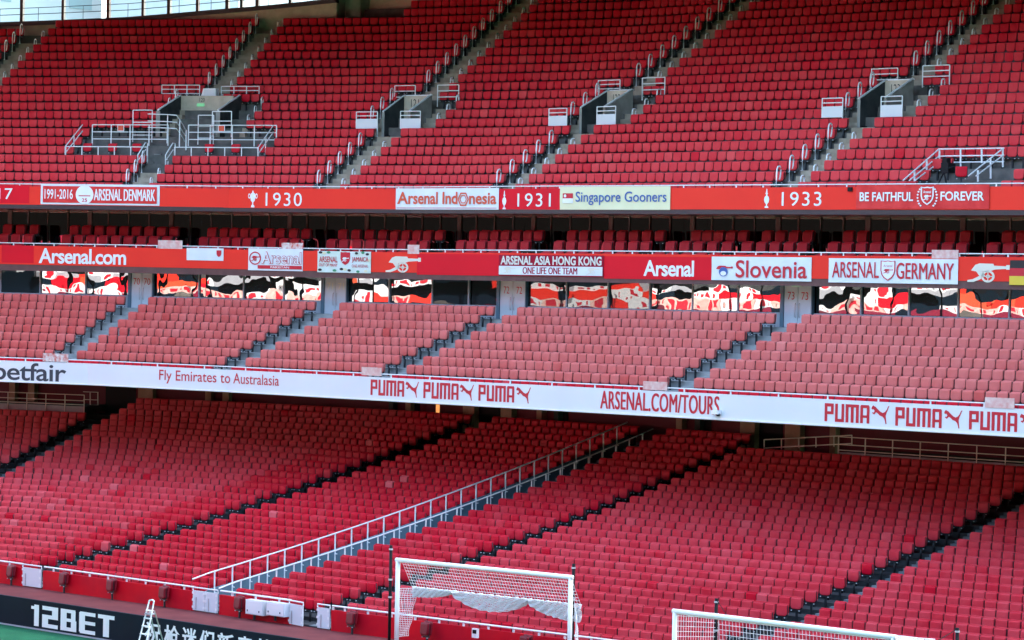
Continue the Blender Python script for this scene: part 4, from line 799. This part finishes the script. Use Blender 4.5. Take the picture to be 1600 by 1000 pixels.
mb.build('tripod', 'black', tc); mb = MB(); p = pt(1470, 270, .45); mb.box(p, UP.E(3)*.32, UP.N(3)*.45, (0, 0, .36)); mb.box(p+UP.E(3)*.05+Vector((0, 0, .361)), UP.E(3)*.2, UP.N(3)*.25, (0, 0, .16)); mb.build('camera_body', 'black', tc); mb = MB(); mb.tube([p+UP.E(3)*.3+Vector((0, 0, .15)), p+UP.E(3)*.62+Vector((0, 0, .22)), p+UP.E(3)*.75+Vector((0, 0, .05))], .03, 6); mb.build('pan_handle', 'black', tc)
single_seat('upper', pt(1502, 285, .3)-Vector((0, 0, .25)), -R(43.76)+.5, .0, 'lone bright red seat turned aside on the camera platform', None)

# ------------------------------------------------------------------ back wall, windows and the buildings outside
UB = 19.6*UT+.55
def back_rows(): pass
# the rows step up to the right, so the wall behind them follows the top of each block
bwl = empty('back_wall', UP.P(1, -60, UB, 25), 'beige concrete wall behind the top rows of the upper deck', 'wall')
BWT = UROWS*UT+.62
def wall_px(x, y, t): k, s, z = UP.hit(x, y, t); return k, s, z
zb0 = UP.hit(10, 40, 19*UT+.6, 1)[2]; zb1 = UP.hit(300, 17, 19*UT+.6, 1)[2]
TW = 19*UT+.6
WPX = [(-110, 44), (-50, 41.5), (0, 38.5), (60, 36.5), (130, 33.5), (200, 30.5), (280, 24), (330, 19.5), (372, 16), (376, 15.7), (420, 12), (480, 6), (526, 1)]
WST = [(UP.hit(x, y, TW)) for x, y in WPX]
def wstrip(dt0, dt1, z0, z1):
    vs, fs = [], []
    for k, (i, s, z) in enumerate(WST):
        za = z+z0 if z0 > -50 else uz(18)-.9
        vs += [UP.P(i, s, TW+dt0, za), UP.P(i, s, TW+dt0, z+z1), UP.P(i, s, TW+dt1, z+z1), UP.P(i, s, TW+dt1, za)]
        if k: fs += [(4*(k-1)+q, 4*(k-1)+(q+1) % 4, 4*k+(q+1) % 4, 4*k+q) for q in range(4)]
    return MB().add(vs, fs)
wstrip(0, .25, -99, -.1).build('wall_face', 'conc_beige', bwl); wstrip(-.12, .3, -.1, .12).build('coping', 'mull_dk', bwl)
for q_, (sa_, sb_, k_) in enumerate(((SCUT[0], SCUT[1], 20.7), (SCUT[1], SCUT[2], 21.7))):
    v, f = UP.sweep([(k_*UT, uz(18)), (k_*UT, WST[-1][2]+4), (k_*UT+.25, WST[-1][2]+4), (k_*UT+.25, uz(18))], (2, sa_), (2, sb_)); MB().add(v, f).build('wall_face', 'conc_beige', bwl)
wnd = empty('window_band', UP.P(1, -60, TW+.1, zb0+.28), 'open window band with dark uprights at the top left of the stand', 'window')
kk = 0
for a_, b_ in zip(WST[:-1], WST[1:]):
    if a_[0] != b_[0]: continue
    L_ = b_[1]-a_[1]; n = max(1, int(round(L_/1.85)))
    for k in range(n):
        u = (k+.5)/n; mb = MB(); mb.box(UP.P(a_[0], a_[1]+L_*u, TW+.05, a_[2]+(b_[2]-a_[2])*u+.1), UP.E(a_[0])*(.17 if kk % 2 else .14), UP.N(a_[0])*.2, (0, 0, 3.2)); mb.build('upright', 'mull_dk' if kk % 3 else 'mull', wnd); kk += 1
mb = MB()
for zz, rr_ in ((.48, .02), (.80, .018)): mb.tube([UP.P(i, s, TW-.02, z+zz) for i, s, z in WST], rr_, 6)
for i, s, z in WST: p = UP.P(i, s, TW-.02, z+.1); mb.tube([p, p+Vector((0, 0, .7))], .016, 5)
mb.build('guard_rail', 'mull_dk', wnd)
for s_, ka, kb in ((SCUT[0], 19.76, 20.75), (SCUT[1], 20.7, 21.75), (SCUT[2], 21.7, UROWS+.8)):
    mb = MB(); mb.box(UP.P(2, s_-.1, ka*UT, uz(18)), UP.E(2)*.12, UP.N(2)*(kb-ka)*UT, (0, 0, 10)); mb.build('wall_return', 'conc_beige', bwl)
# higher wall behind the right part of the deck
v, f = UP.sweep([(BWT, 14.7), (BWT, 31.0), (BWT+.3, 31.0), (BWT+.3, 14.7)], (2, SCUT[2]), (3, -30)); tag(MB().add(v, f).build('rear_wall', 'conc_dark'), 'dark rear wall closing the upper deck beyond its last rows', 'wall')
for q, (x0, dd, w, d, h, lb) in enumerate(((-62, 205, 36, 14, 62, 'pale building seen through the windows at the far left'), (-24, 212, 24, 14, 58, 'white building seen through the windows beside the top seats'), (6, 222, 34, 14, 66, 'pale building behind the right end of the window band'))):
    bd = empty('pale_building', (x0+w/2, dd, 0), lb, 'building', 'pale buildings outside the window band', R(48)); mb = MB(); cbox(mb, 0, w, 0, d, -15, h); o = mb.build('wall', 'bldg', bd); o.matrix_parent_inverse = Matrix(); o.location = (-w/2, 0, 0)
    for fz in range(9, int((h-3)/3.4)):
        for k in range(int(w/3.2)):
            if (k*7+fz*3+q) % 5 == 0: continue
            wd = (1.5, 2.2, .9)[(k+q) % 3]; mb = MB(); cbox(mb, -w/2+k*3.2+.8, -w/2+k*3.2+.8+wd, -.06, -.02, fz*3.4+.6, fz*3.4+2.7); o = mb.build('window', 'bldg_win', None); o.parent = bd
rp = at('grille_gate', UP, 2, S_at(492, 5, 2, TW-.1)[0], TW-.25, UP.hit(492, 28, TW-.1, 2)[2], 'small white barred gate against the back wall near the top', 'gate'); mb = MB()
for k in range(6): mb.tube([(k*.18, 0, 0), (k*.18, 0, .85)], .022, 5)
for zz in (.05, .45, .85): mb.tube([(0, 0, zz), (.9, 0, zz)], .022, 5)
loc(mb, 'bars', 'white', rp)

# unseen roof: edge lowered to shade the stand, open towards the pitch
ROOF = Deck([(8.0, UP.f[0][1]), (18.34, 115.35), (31.05, 101.29), (43.76, 84.40)], (-75, 5))
v, f = ROOF.sweep([(-5, 25.8), (-5, 26.6), (BWT+3, 32.0), (BWT+3, 31.2)]); tag(MB().add(v, f).build('roof_canopy', 'roof'), 'unseen roof canopy, edge lowered to shade the stand', 'roof')

# ------------------------------------------------------------------ under the middle deck: rear wall, pillars, platforms
RW = (LROWS+1)*LT+.6
v, f = LOW.sweep([(RW, 3.8), (RW, 7.4), (RW+.3, 7.4), (RW+.3, 3.8)]); rw = MB().add(v, f).build('concourse_wall', 'backred'); tag(rw, 'dark red wall at the back of the lower deck under the white board', 'wall')
v, f = CLUB.sweep([(WT+.2, 7.0), (WT+.2, 7.08), (GT+6, 7.5), (GT+6, 7.42)]); tag(MB().add(v, f).build('deck_soffit', 'conc_dark'), 'dark concrete underside of the middle deck', 'ceiling')
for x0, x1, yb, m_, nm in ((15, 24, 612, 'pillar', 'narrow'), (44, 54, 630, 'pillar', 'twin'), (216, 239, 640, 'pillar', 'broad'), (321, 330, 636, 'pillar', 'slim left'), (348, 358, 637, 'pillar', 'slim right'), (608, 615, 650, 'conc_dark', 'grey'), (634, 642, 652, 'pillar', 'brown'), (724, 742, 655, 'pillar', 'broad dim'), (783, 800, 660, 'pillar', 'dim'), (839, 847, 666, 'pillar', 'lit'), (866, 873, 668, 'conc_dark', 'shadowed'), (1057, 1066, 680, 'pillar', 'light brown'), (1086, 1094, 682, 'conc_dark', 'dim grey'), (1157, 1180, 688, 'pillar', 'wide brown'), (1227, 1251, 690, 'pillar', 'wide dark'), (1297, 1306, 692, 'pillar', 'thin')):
    i, s0, z = LOW.hit(x0, yb, RW-.3); _, s1, _ = LOW.hit(x1, yb, RW-.3, i); mb = MB(); mb.box(LOW.P(i, s0, RW-.35, 3.8), LOW.E(i)*max(.18, s1-s0), LOW.N(i)*.345, (0, 0, 3.5))
    lo = 'at the far left' if x0 < 60 else 'under the airline lettering' if x0 < 500 else 'under the first leaping cat' if x0 < 700 else 'under the third wordmark' if x0 < 860 else 'under the tours lettering' if x0 < 1140 else 'behind the right-hand platform'
    tag(mb.build('pillar', m_), f'{nm} concrete pillar in the dark concourse {lo}', 'pillar', 'pillars of the dark concourse')
for x0, x1 in ((165, 212), (642, 656), (745, 782), (873, 888), (1098, 1112), (1182, 1224)):
    i, s0, z = LOW.hit(x0, 640, RW-.01); _, s1, _ = LOW.hit(x1, 640, RW-.01, i); mb = MB(); mb.box(LOW.P(i, s0, RW-.03, 3.9), LOW.E(i)*(s1-s0), LOW.N(i)*.028, (0, 0, 3.2)); mb.build('dark_opening', 'black', rw)
i, s0, z0 = LOW.hit(681, 646, RW-.6); _, s1, z1 = LOW.hit(686, 628, RW-.6, i); lp = empty('wall_lamp', LOW.P(i, s0, RW-.6, z0), 'glowing orange strip lamp hanging in the dark concourse', 'lamp'); MB().box(LOW.P(i, s0, RW-.6, z0), LOW.E(i)*(s1-s0), LOW.N(i)*.05, (0, 0, z1-z0+.2)).build('tube', 'lamp', lp); MB().box(LOW.P(i, s0-.03, RW-.549, z0), LOW.E(i)*.2, LOW.N(i)*.04, (0, 0, z1-z0+.2)).build('holder', 'dark', lp)

def platform(deck, i, s0, s1, t, zs0, zs1, ztop, lb, n, m='warm_rail', depth=2.2):
    o = empty('raised_platform', deck.P(i, (s0+s1)/2, t, zs0), 'grey faced raised platform '+lb, 'platform', 'platforms at the back of the lower deck'); mb = MB(); mb.box(deck.P(i, s0, t, zs0), deck.E(i)*(s1-s0), deck.N(i)*depth, (0, 0, zs1-zs0)); mb.build('slab', 'conc_dark', o)
    for k in range(n): mb = MB(); w = (s1-s0)/n; mb.box(deck.P(i, s0+k*w+.02, t-.02, zs0), deck.E(i)*(w-.04), deck.N(i)*.018, (0, 0, zs1-zs0)); mb.build('face_panel', 'grey', o)
    r = at('railing', deck, i, s0, t-.05, zs0, 'pale railing on the raised platform '+lb, 'railing', 'railings of the lower platforms'); mb = MB(); w = s1-s0
    for zz in (ztop-zs0, (ztop+zs1)/2-zs0, zs1-zs0+.08): mb.tube([(0, 0, zz), (w, 0, zz)], .022, 6)
    for k in range(n+1): mb.tube([(w*k/n, 0, -.02), (w*k/n, 0, ztop-zs0)], .026, 6)
    loc(mb, 'rail_frame', m, r); return o, r
platform(LOW, 4, -59.6, -40, 26.6*LT, 5.10, 5.40, 6.0, 'at the right under the white board', 16)
platform(LOW, 1, -72, -64.85, 26.3*LT, 5.05, 5.36, 5.90, 'in the left corner under the white board', 7)
r = at('railing', LOW, 4, 0, 0, 0, 'pale ramp railing rising to the right-hand platform', 'railing', 'railings of the lower platforms'); r.location = (0, 0, 0); r.rotation_euler = (0, 0, 0); mb = MB()
def lp_(x, y, t, i=4): k, s, z = LOW.hit(x, y, t, i); return LOW.P(i, s, t, z)
tr = 27.4*LT
for dy in (0, 13): mb.tube([lp_(1194, 687+dy, tr), lp_(1331, 680+dy, tr)], .024, 6)
for x, y in ((1194, 687), (1221, 686), (1248, 684), (1275, 683), (1303, 682), (1331, 680)): mb.tube([lp_(x, y+16, tr), lp_(x, y, tr)], .026, 6)
loc(mb, 'rail_frame', 'warm_rail', r)
r = at('railing', LOW, 1, 0, 0, 0, 'short pale railing beyond the left corner platform', 'railing', 'railings of the lower platforms'); r.location = (0, 0, 0); r.rotation_euler = (0, 0, 0); mb = MB(); tr = 28*LT
for a_, b_ in (((130, 612), (154, 613)), ((130, 624), (154, 625)), ((130, 633), (154, 633))): mb.tube([lp_(*a_, tr, 1), lp_(*b_, tr, 1)], .016, 5)
for x in (141, 153): mb.tube([lp_(x, 634, tr, 1), lp_(x, 613, tr, 1)], .028, 6)
loc(mb, 'rail_frame', 'warm_rail', r)

# ------------------------------------------------------------------ railed ramp through the lower deck
rs0, rs1 = -74.95, -73.52
prof = [(-.72, 0)]+[(j*LT+dy, lz(j+q)-ST+.05) for j in range(0, 30) for dy, q in ((.13-LT/2, 0), (.13, 0))]
mb = MB()
for j in range(0, 29):
    z0 = lz(j)-ST; z1 = lz(j+1)-ST; mb.box(LOW.P(3, rs0+.05, j*LT+.135-LT, z0-.2), LOW.E(3)*(rs1-rs0-.1), LOW.N(3)*(LT-.002), (0, 0, .26)); mb.box(LOW.P(3, rs0+.05, j*LT+.135-.4, z0+.062), LOW.E(3)*(rs1-rs0-.1), LOW.N(3)*.398, (0, 0, (z1-z0)/2))
tag(mb.build('ramp_stairway', 'ramp'), 'blue grey stairway between two white handrails in the lower deck', 'stairs')
wl_ = MB(); N0, N1 = -.6, 29*LT
wl_.prism([(N0, .05)]+[(j*LT+.13, lz(j)-ST-.02) for j in range(0, 28)]+[(j*LT+.13, lz(j)-.16) for j in range(27, -1, -1)]+[(N0, .55)], LOW.P(3, rs0-.06, 0, 0), LOW.N(3), (0, 0, 1), LOW.E(3)*.08)
tag(wl_.build('ramp_side_wall', 'ramp'), 'blue grey side wall along the railed stairway', 'wall')
for nm, s, hh, lb in (('l', rs0+.02, .42, 'long white handrail on the left side of the railed stairway'), ('r', rs1-.03, .22, 'long white handrail on the right side of the railed stairway')):
    o = empty('handrail', LOW.P(3, s, -.5, 0), lb, 'handrail', 'handrails of the railed stairway'); pts = [LOW.P(3, s, -.85, lz(0)+hh-.18)]+[LOW.P(3, s, j*LT, lz(j)+hh) for j in list(range(0, 27, 2))+[27]]
    MB().tube(pts, .028, 6).build('top_rail', 'white', o)
    if nm == 'r': pass
    for j in range(0, 27):
        p = LOW.P(3, s, j*LT+.2, lz(j)-ST+.02); mb = MB(); mb.tube([p, LOW.P(3, s, j*LT+.2, lz(j)+hh+.03)], .029, 6); mb.tube([p+LOW.E(3)*-.12+Vector((0, 0, .5)), p+LOW.E(3)*.12+Vector((0, 0, .5))], .018, 5); mb.build('post', 'white', o)

# ------------------------------------------------------------------ pitchside wall, gates, steward seats, boxes
PW = -.82
def wall_piece(a, b, lb):
    o = empty('pitchside_wall', LOW.P(a[0], a[1], PW, 0), lb, 'wall', 'red pitchside wall pieces'); v, f = LOW.sweep([(PW, .006), (PW, .70), (PW+.14, .70), (PW+.14, .006)], a, b); MB().add(v, f).build('panel', 'wallred', o)
    rail_with_posts(LOW, PW+.06, .84, o, 'top_rail', a, b, .034, 1.02, .14, 'white', .08)
wall_piece((0, -68), (3, -84.5), 'red pitchside wall left of the single white gate'); wall_piece((3, -83.25), (3, -74.95), 'red pitchside wall between the single and double white gates')
wall_piece((3, -73.55), (3, -70.0), 'red pitchside wall carrying the two electrical boxes'); wall_piece((3, -67.98), (4, -24), 'red pitchside wall behind the goals')
def gate(s0, s1, lb, leaves=1, turn=0.0, z1=.72):
    o = at('gate', LOW, 3, s0, PW-.04, .02, lb, 'gate', 'white gates in the pitchside wall', turn); w = (s1-s0)/leaves
    for k in range(leaves):
        mb = MB(); cbox(mb, k*w+.015, (k+1)*w-.015, 0, .05, .03, z1); lf = loc(mb, 'leaf', 'white2', o)
        for sd in (.02, w-.07):
            for zz in (.1, .35, .6): mb = MB(); cbox(mb, k*w+sd-.035, k*w+sd+.06, -.012, -.002, zz, zz+.08); loc(mb, 'hinge', 'white', lf)
        mb = MB(); mb.tube([(k*w+.22, -.03, .06), (k*w+.22, -.03, .5)], .014, 5); loc(mb, 'bolt', 'steel', lf)
    mb = MB(); mb.tube([(0, .02, z1), (0, .02, z1+.11), (w*leaves, .02, z1+.11), (w*leaves, .02, z1)], .026, 6); loc(mb, 'top_rail', 'white', o)
gate(-84.42, -83.32, 'single white gate left of the foot of the left stairs'); gate(-74.9, -73.6, 'double white gate at the foot of the railed stairway', 2); gate(-70.0, -69.15, 'white gate standing open beside the two electrical boxes', 1, -.18); gate(-68.62, -68.02, 'narrow white panel at the wall end right of the open gate')
for s0, s1, z0, z1, lb in ((-71.9, -71.02, .22, .72, 'smaller white electrical box on the red wall'), (-70.86, -69.98, .28, .74, 'larger white electrical box beside the open gate')):
    o = at('electrical_box', LOW, 3, s0, PW-.28, z0, lb, 'box', 'electrical boxes on the wall'); mb = MB(); cbox(mb, 0, s1-s0, 0, .275, 0, z1-z0); loc(mb, 'case', 'white2', o); mb = MB(); cbox(mb, .03, s1-s0-.03, -.02, -.002, .03, z1-z0-.03); loc(mb, 'door', 'white', o)
    for q in (.12, .7): mb = MB(); cbox(mb, q-.02, q+.02, -.032, -.021, .1, .16); loc(mb, 'latch', 'dark', o)
    mb = MB(); mb.tube([(.35, .1, 0), (.35, .1, -.18)], .05, 6); loc(mb, 'conduit', 'dark', o)
for k, (s, lb) in enumerate(((-84.95, 'steward seat on the red wall at the left edge, left of the gate'), (-81.85, 'steward seat on the red wall above the ad board digits'), (-79.13, 'steward seat on the red wall left of the ladder'), (-76.27, 'steward seat on the red wall beside the ladder top'), (-72.35, 'steward seat on the red wall next to the smaller electrical box'), (-66.84, 'steward seat on the red wall left of the goal'), (-63.4, 'steward seat on the red wall seen through the goal'), (-59.06, 'steward seat on the red wall beside the right goal post'), (-55.2, 'steward seat on the red wall right of the goal'))):
    single_seat('steward', LOW.P(3, s, PW-.10, -.12), -R(41.77)-.25, .05, 'dark red '+lb, 'steward seats fixed to the pitchside wall', name='steward_seat')
o = at('wall_phone', LOW, 3, -61.35, PW-.09, .45, 'small pale phone box on the red wall inside the goal', 'phone'); mb = MB(); cbox(mb, -.12, .12, 0, .085, 0, .3); loc(mb, 'case', 'white', o); mb = MB(); cbox(mb, -.08, .08, -.012, -.002, .14, .26); loc(mb, 'display', 'black', o)

# ------------------------------------------------------------------ advertising board and ladder
AD = -8.19
o = empty('advertising_board', LOW.P(3, -70, AD, 0), 'long black advertising board reading 12BET and a new year greeting', 'board'); s_a, s_b = -80, -52
MB().box(LOW.P(3, s_a, AD, .01), LOW.E(3)*(s_b-s_a), LOW.N(3)*.12, (0, 0, .97)).build('screen', 'led', o); MB().box(LOW.P(3, s_a, AD-.02, .0), LOW.E(3)*(s_b-s_a), LOW.N(3)*.018, (0, 0, .05)).build('bottom_edge', 'grey', o)
class LFace(Face):
    def __init__(s, s0, s1, z0, z1, proud=.005): s.deck = LOW; s.i = 3; s.w = s1-s0; s.h = z1-z0; s.t = AD-proud; s.o = LOW.P(3, s0, s.t, z0); s.ex = LOW.E(3); s.ez = Vector((0, 0, 1)); s.n = -LOW.N(3)
    def p(s, u, v, d=0.0): return s.o+s.ex*(u*s.w)+s.ez*(v*s.h)+s.n*d
def adx(x, y): return LOW.hit(x, y, AD, 3)[1]
blocky(['one', 'two', 'B', 'E', 'T'], LFace(adx(49, 960), adx(179, 978), .12, .83), 'lum', o, 0, 0, 1, 1)
for ch, x0, x1 in (('祝', 226, 252), ('枪', 257, 281), ('迷', 285, 308), ('们', 313, 335), ('新', 340, 366), ('春', 371, 396), ('快', 402, 428), ('乐', 434, 460)): letter(LFace(adx(x0, 985), adx(x1, 985), .14, .82), ch, 'lum', o, bold=.018, dbl=.012)
ld = at('ladder', LOW, 3, LOW.hit(232, 965, AD-1.3, 3)[1], AD-1.3, 0, 'white aluminium step ladder standing in front of the ad board', 'ladder'); zt = 1.72
mb = MB()
for sd in (-1, 1): mb.tube([(sd*.20, -.35, 0), (sd*.11, .12, zt)], .024, 6)
mb.tube([(-.11, .12, zt), (0, .14, zt+.03), (.11, .12, zt)], .024, 6); loc(mb, 'front_frame', 'white', ld)
mb = MB()
for sd in (-1, 1): mb.tube([(sd*.18, .62, 0), (sd*.12, .14, zt-.3)], .02, 6)
loc(mb, 'rear_frame', 'steel', ld)
for k in range(6): z = .22+k*.24; u = z/zt; mb = MB(); cbox(mb, -.20+.09*u, .20-.09*u, -.35+.47*u-.05, -.35+.47*u+.06, z-.015, z+.015); loc(mb, 'tread', 'white', ld)
mb = MB(); cbox(mb, -.13, .13, -.06, .2, zt-.42, zt-.38); loc(mb, 'tool_tray', 'grey', ld)

# ------------------------------------------------------------------ goals with nets, net poles
def net_sheet(mb, P, nu, nv, r):
    """knotted net: P(u,v) gives points, cords drawn as thin four-sided strands"""
    for a in range(nu+1): mb.tube([P(a/nu, q/nv) for q in range(nv+1)], r, 3)
    for b in range(nv+1): mb.tube([P(q/nu, b/nv) for q in range(nu+1)], r, 3)
def goal(A, B, lb, H=2.42, rolled=True):
    A = Vector(A); B = Vector(B); ex = (B-A).normalized(); ny = Vector((-ex.y, ex.x, 0)); W = (B-A).length
    if ny.y < 0: ny = -ny
    o = empty('goal', A+ex*W/2, lb, 'goal', 'white football goals'); Z = Vector((0, 0, 1))
    MB().tube([A, A+Z*H], .072, 12).build('left_post', 'white', o, True).name = 'post'; MB().tube([B, B+Z*H], .072, 12).build('post', 'white', o, True); MB().tube([A+Z*H-ex*.07, B+Z*H+ex*.07], .072, 12).build('crossbar', 'white', o, True)
    mb = MB()
    if rolled:
        drop = .80
        net_sheet(mb, lambda u, v: A+ex*W*(.01+.98*u)+ny*(.12+.5*v)+Z*(H-.05-drop*v-.04*math.sin(math.pi*u)*v), 62, 8, .0075)
        # rolled-up lower net: three swags of bunched net
        for a, b, dp in ((0, .245, .30), (.245, .70, .50), (.70, 1.0, .52)):
            def sw(u, v, a=a, b=b, dp=dp):
                env = math.sin(math.pi*min(1, max(0, u)))**.6 if 0 < a and b < 1 else (math.sin(math.pi/2*(1-u)*1.0+.0)**.5 if a == 0 else math.sin(math.pi/2*u)**.5)
                return A+ex*W*(.012+.976*(a+(b-a)*u))+ny*(.62+.03*math.sin(40*u+9*v))+Z*(H-.05-drop-.02-v*dp*(.12+.88*env)+.012*math.sin(55*u+21*v))
            net_sheet(mb, sw, int(130*(b-a)), 11, .0125); net_sheet(mb, lambda u, v, sw=sw: sw(u, v)+ny*.06+Z*.012*math.sin(77*u), int(110*(b-a)), 9, .0125)
        for Pp, sg in ((A, 1), (B, -1)):
            net_sheet(mb, lambda u, v, Pp=Pp, sg=sg: Pp+ex*sg*(-.12+.42*u*(1-.75*v)+.03*math.sin(14*v+5*u))+ny*(.15+.45*u)+Z*(H-.9-1.5*v), 7, 26, .0085)
    else:
        D = 2.0
        net_sheet(mb, lambda u, v: A+ex*W*u+ny*(.05+D*v)+Z*(H-.02-.25*v-.10*math.sin(math.pi*v)), 60, 17, .0075)
        net_sheet(mb, lambda u, v: A+ex*W*u+ny*(.05+D+.1*math.sin(math.pi*v))+Z*((H-.27)*(1-v)+.02), 60, 18, .0075)
        for Pp in (A, B): net_sheet(mb, lambda u, v, Pp=Pp: Pp+ny*(.05+D*u)+Z*((H-.25*u)*(1-v)+.02), 17, 20, .0075)
    mb.build('net', 'net', o)
    return ex, ny
A1, B1 = (-3.37, 87.6, 0), (1.888, 83.69, 0)
ex1, ny1 = goal(A1, B1, 'white goal with its net rolled up in swags under the crossbar', H=3.26)
A2, B2 = (4.70, 78.9, 0), (10.16, 74.27, 0)
ex2, ny2 = goal(A2, B2, 'nearer white goal with a full hanging net at the bottom edge', H=2.90, rolled=False)
def pole(p, h, lb, guy=None, lean=(0, 0)):
    o = empty('net_pole', p, lb, 'pole', 'black net poles behind the goals'); p = Vector(p); MB().tube([p, p+Vector((lean[0], lean[1], h))], .05, 8).build('shaft', 'black', o, True)
    mb = MB()
    for z in (h*.55, h*.7, h*.96): mb.tube([p+Vector((0, 0, z)), p+Vector((0, 0, z+.05))], .065, 8)
    mb.build('clip', 'hinge', o)
    if guy: MB().tube([p+Vector((0, 0, h-.03)), Vector(guy)], .014, 4).build('guy_cord', 'black', o)
def ground_px(x, y, z, d):
    r = ray(x, y); return r*(d/r[1])
for x, y, d, lb, gx in ((611, 852, 88.3, 'black pole beside the left post of the goal', None), (896.5, 881, 84.4, 'black pole beside the right post of the goal', None), (1119.5, 935, 80.4, 'black pole with a guy cord behind the nearer goal', (1136, 962)), (1496, 981, 75.6, 'black pole with slanting cords right of the nearer goal', (1462, 1003))):
    p = ground_px(x, y, 0, d); h = p[2]+CAMH; g = None
    if gx: q = ground_px(gx[0], gx[1], 0, d-.6); g = (q[0], q[1], q[2]+CAMH)
    pole((p[0], p[1], 0), h, lb, g)

# ------------------------------------------------------------------ the side stand on the left of the pitch, seen only as a reflection
ss = empty('side_stand', (-95, 60, 0), 'far side stand with red seats and banner boards mirrored in the glass', 'stand')
mb = MB(); mb.prism([(0, 0), (-26, 7.2), (-26, 0)], (-64, -60, 0), (1, 0, 0), (0, 0, 1), (0, 190, 0)); mb.build('lower_bank', 'bank_dark', ss)
mb = MB(); mb.prism([(0, 7.4), (-10, 9.3), (-10, 7.4)], (-80, -60, 0), (1, 0, 0), (0, 0, 1), (0, 190, 0)); mb.build('middle_bank', 'seat_club', ss)
mb = MB(); mb.prism([(0, 17), (-22, 31), (-22, 15)], (-86, -60, 0), (1, 0, 0), (0, 0, 1), (0, 190, 0)); mb.build('upper_bank', 'bank_dark', ss)
for z0, z1, x, ms, wa, wb in ((6.3, 7.4, -79.6, ('white2',), 6, 9), (9.0, 9.55, -82, ('backred', 'led', 'maroon', 'conc_mid'), 2, 6), (9.55, 10.15, -82.5, ('white2', 'cloth_w', 'led', 'cloth_p', 'cloth_w', 'red1', 'cloth_w'), 1.5, 6), (10.15, 10.75, -83, ('red1', 'red2', 'cloth_w', 'ink_o', 'red1', 'led', 'maroon', 'void'), 1.2, 5), (10.75, 11.15, -83.2, ('ink_o', 'cloth_w', 'void', 'led', 'red1', 'void', 'grey'), 1, 4), (11.15, 12.2, -83.3, ('black', 'led', 'black', 'cloth_w', 'conc_dark'), 3, 6), (12.7, 13.5, -84, ('maroon', 'backred', 'wallred', 'maroon', 'cloth_m', 'cloth_p'), 1, 3), (13.5, 14.0, -84.2, ('maroon', 'backred', 'void', 'backred'), 1, 4), (14.0, 16.9, -85.6, ('void',), 8, 9)):  # void boards: dark sheets put in so the glass mirrors shade
    y = -60; k = 0
    while y < 130:
        w = random.uniform(wa, wb); mb = MB(); mb.box((x, y, z0), (.2, 0, 0), (0, w-.02, 0), (0, 0, z1-z0)); mm = random.choice(ms); mb.build('fascia_or_shade_board', mm, ss)
        if mm in ('white2', 'cloth_w', 'cloth_p'):
            mb = MB(); yy = y+.3
            while yy < y+w-.6: ww = random.uniform(.1, .5); mb.box((x+.201, yy, z0+.12), (.01, 0, 0), (0, ww, 0), (0, 0, (z1-z0)*random.uniform(.3, .7))); yy += ww+random.uniform(.08, .5)
            if mb.v: mb.build('board_print', 'ink_r', ss)
        y += w; k += 1
for y in np.arange(-58, 128, 3.1):
    mb = MB(); mb.box((-81.6, y, 9.0), (.1, 0, 0), (0, .14, 0), (0, 0, 2.6)); mb.build('upright', 'void', ss)
mb = MB(); mb.box((-94.2, -60, 11.7), (.2, 0, 0), (0, 190, 0), (0, 0, 3.0)); mb.build('box_glass', 'black', ss)
# the rest of the bowl round the pitch (behind and beside the camera): it closes off the low sky
fs = empty('far_stand', (0, -40, 0), 'far end stand of the bowl behind the camera', 'stand')
mb = MB(); mb.prism([(0, 1), (-12, 4), (-12, 0), (0, 0)], (-90, -14, 0), (0, 1, 0), (0, 0, 1), (180, 0, 0)); mb.build('lower_bank', 'bank_dark', fs)
mb = MB(); mb.prism([(0, 9), (-34, 31), (-34, 0), (0, 0)], (-90, -27, 0), (0, 1, 0), (0, 0, 1), (180, 0, 0)); mb.build('upper_bank', 'bank_dark', fs)
mb = MB(); mb.prism([(0, 38), (-48, 33), (-48, 34), (0, 39)], (-110, -14, 0), (0, 1, 0), (0, 0, 1), (220, 0, 0)); mb.build('roof_canopy', 'roof', fs)
MB().box((-90, -62, 0), (180, 0, 0), (0, .5, 0), (0, 0, 34)).build('rear_wall', 'conc_dark', fs)
mb = MB(); mb.prism([(0, 38), (-44, 33), (-44, 34), (0, 39)], (-68, -62, 0), (1, 0, 0), (0, 0, 1), (0, 200, 0)); mb.build('roof_canopy', 'roof', ss)
MB().box((-112, -62, 0), (.5, 0, 0), (0, 200, 0), (0, 0, 33.4)).build('rear_wall', 'conc_dark', ss)
rs = empty('side_stand', (75, 20, 0), 'opposite side stand of the bowl out of view on the right', 'stand')
mb = MB(); mb.prism([(0, 1), (12, 4), (12, 0), (0, 0)], (52, -62, 0), (1, 0, 0), (0, 0, 1), (0, 130, 0)); mb.build('lower_bank', 'bank_dark', rs)
mb = MB(); mb.prism([(0, 9), (34, 31), (34, 0), (0, 0)], (64, -62, 0), (1, 0, 0), (0, 0, 1), (0, 130, 0)); mb.build('upper_bank', 'bank_dark', rs)
mb = MB(); mb.prism([(0, 38), (46, 33), (46, 34), (0, 39)], (54, -62, 0), (1, 0, 0), (0, 0, 1), (0, 130, 0)); mb.build('roof_canopy', 'roof', rs)
print('objects', len(bpy.data.objects), 'seats', len(lower), len(club), len(upper), nb)
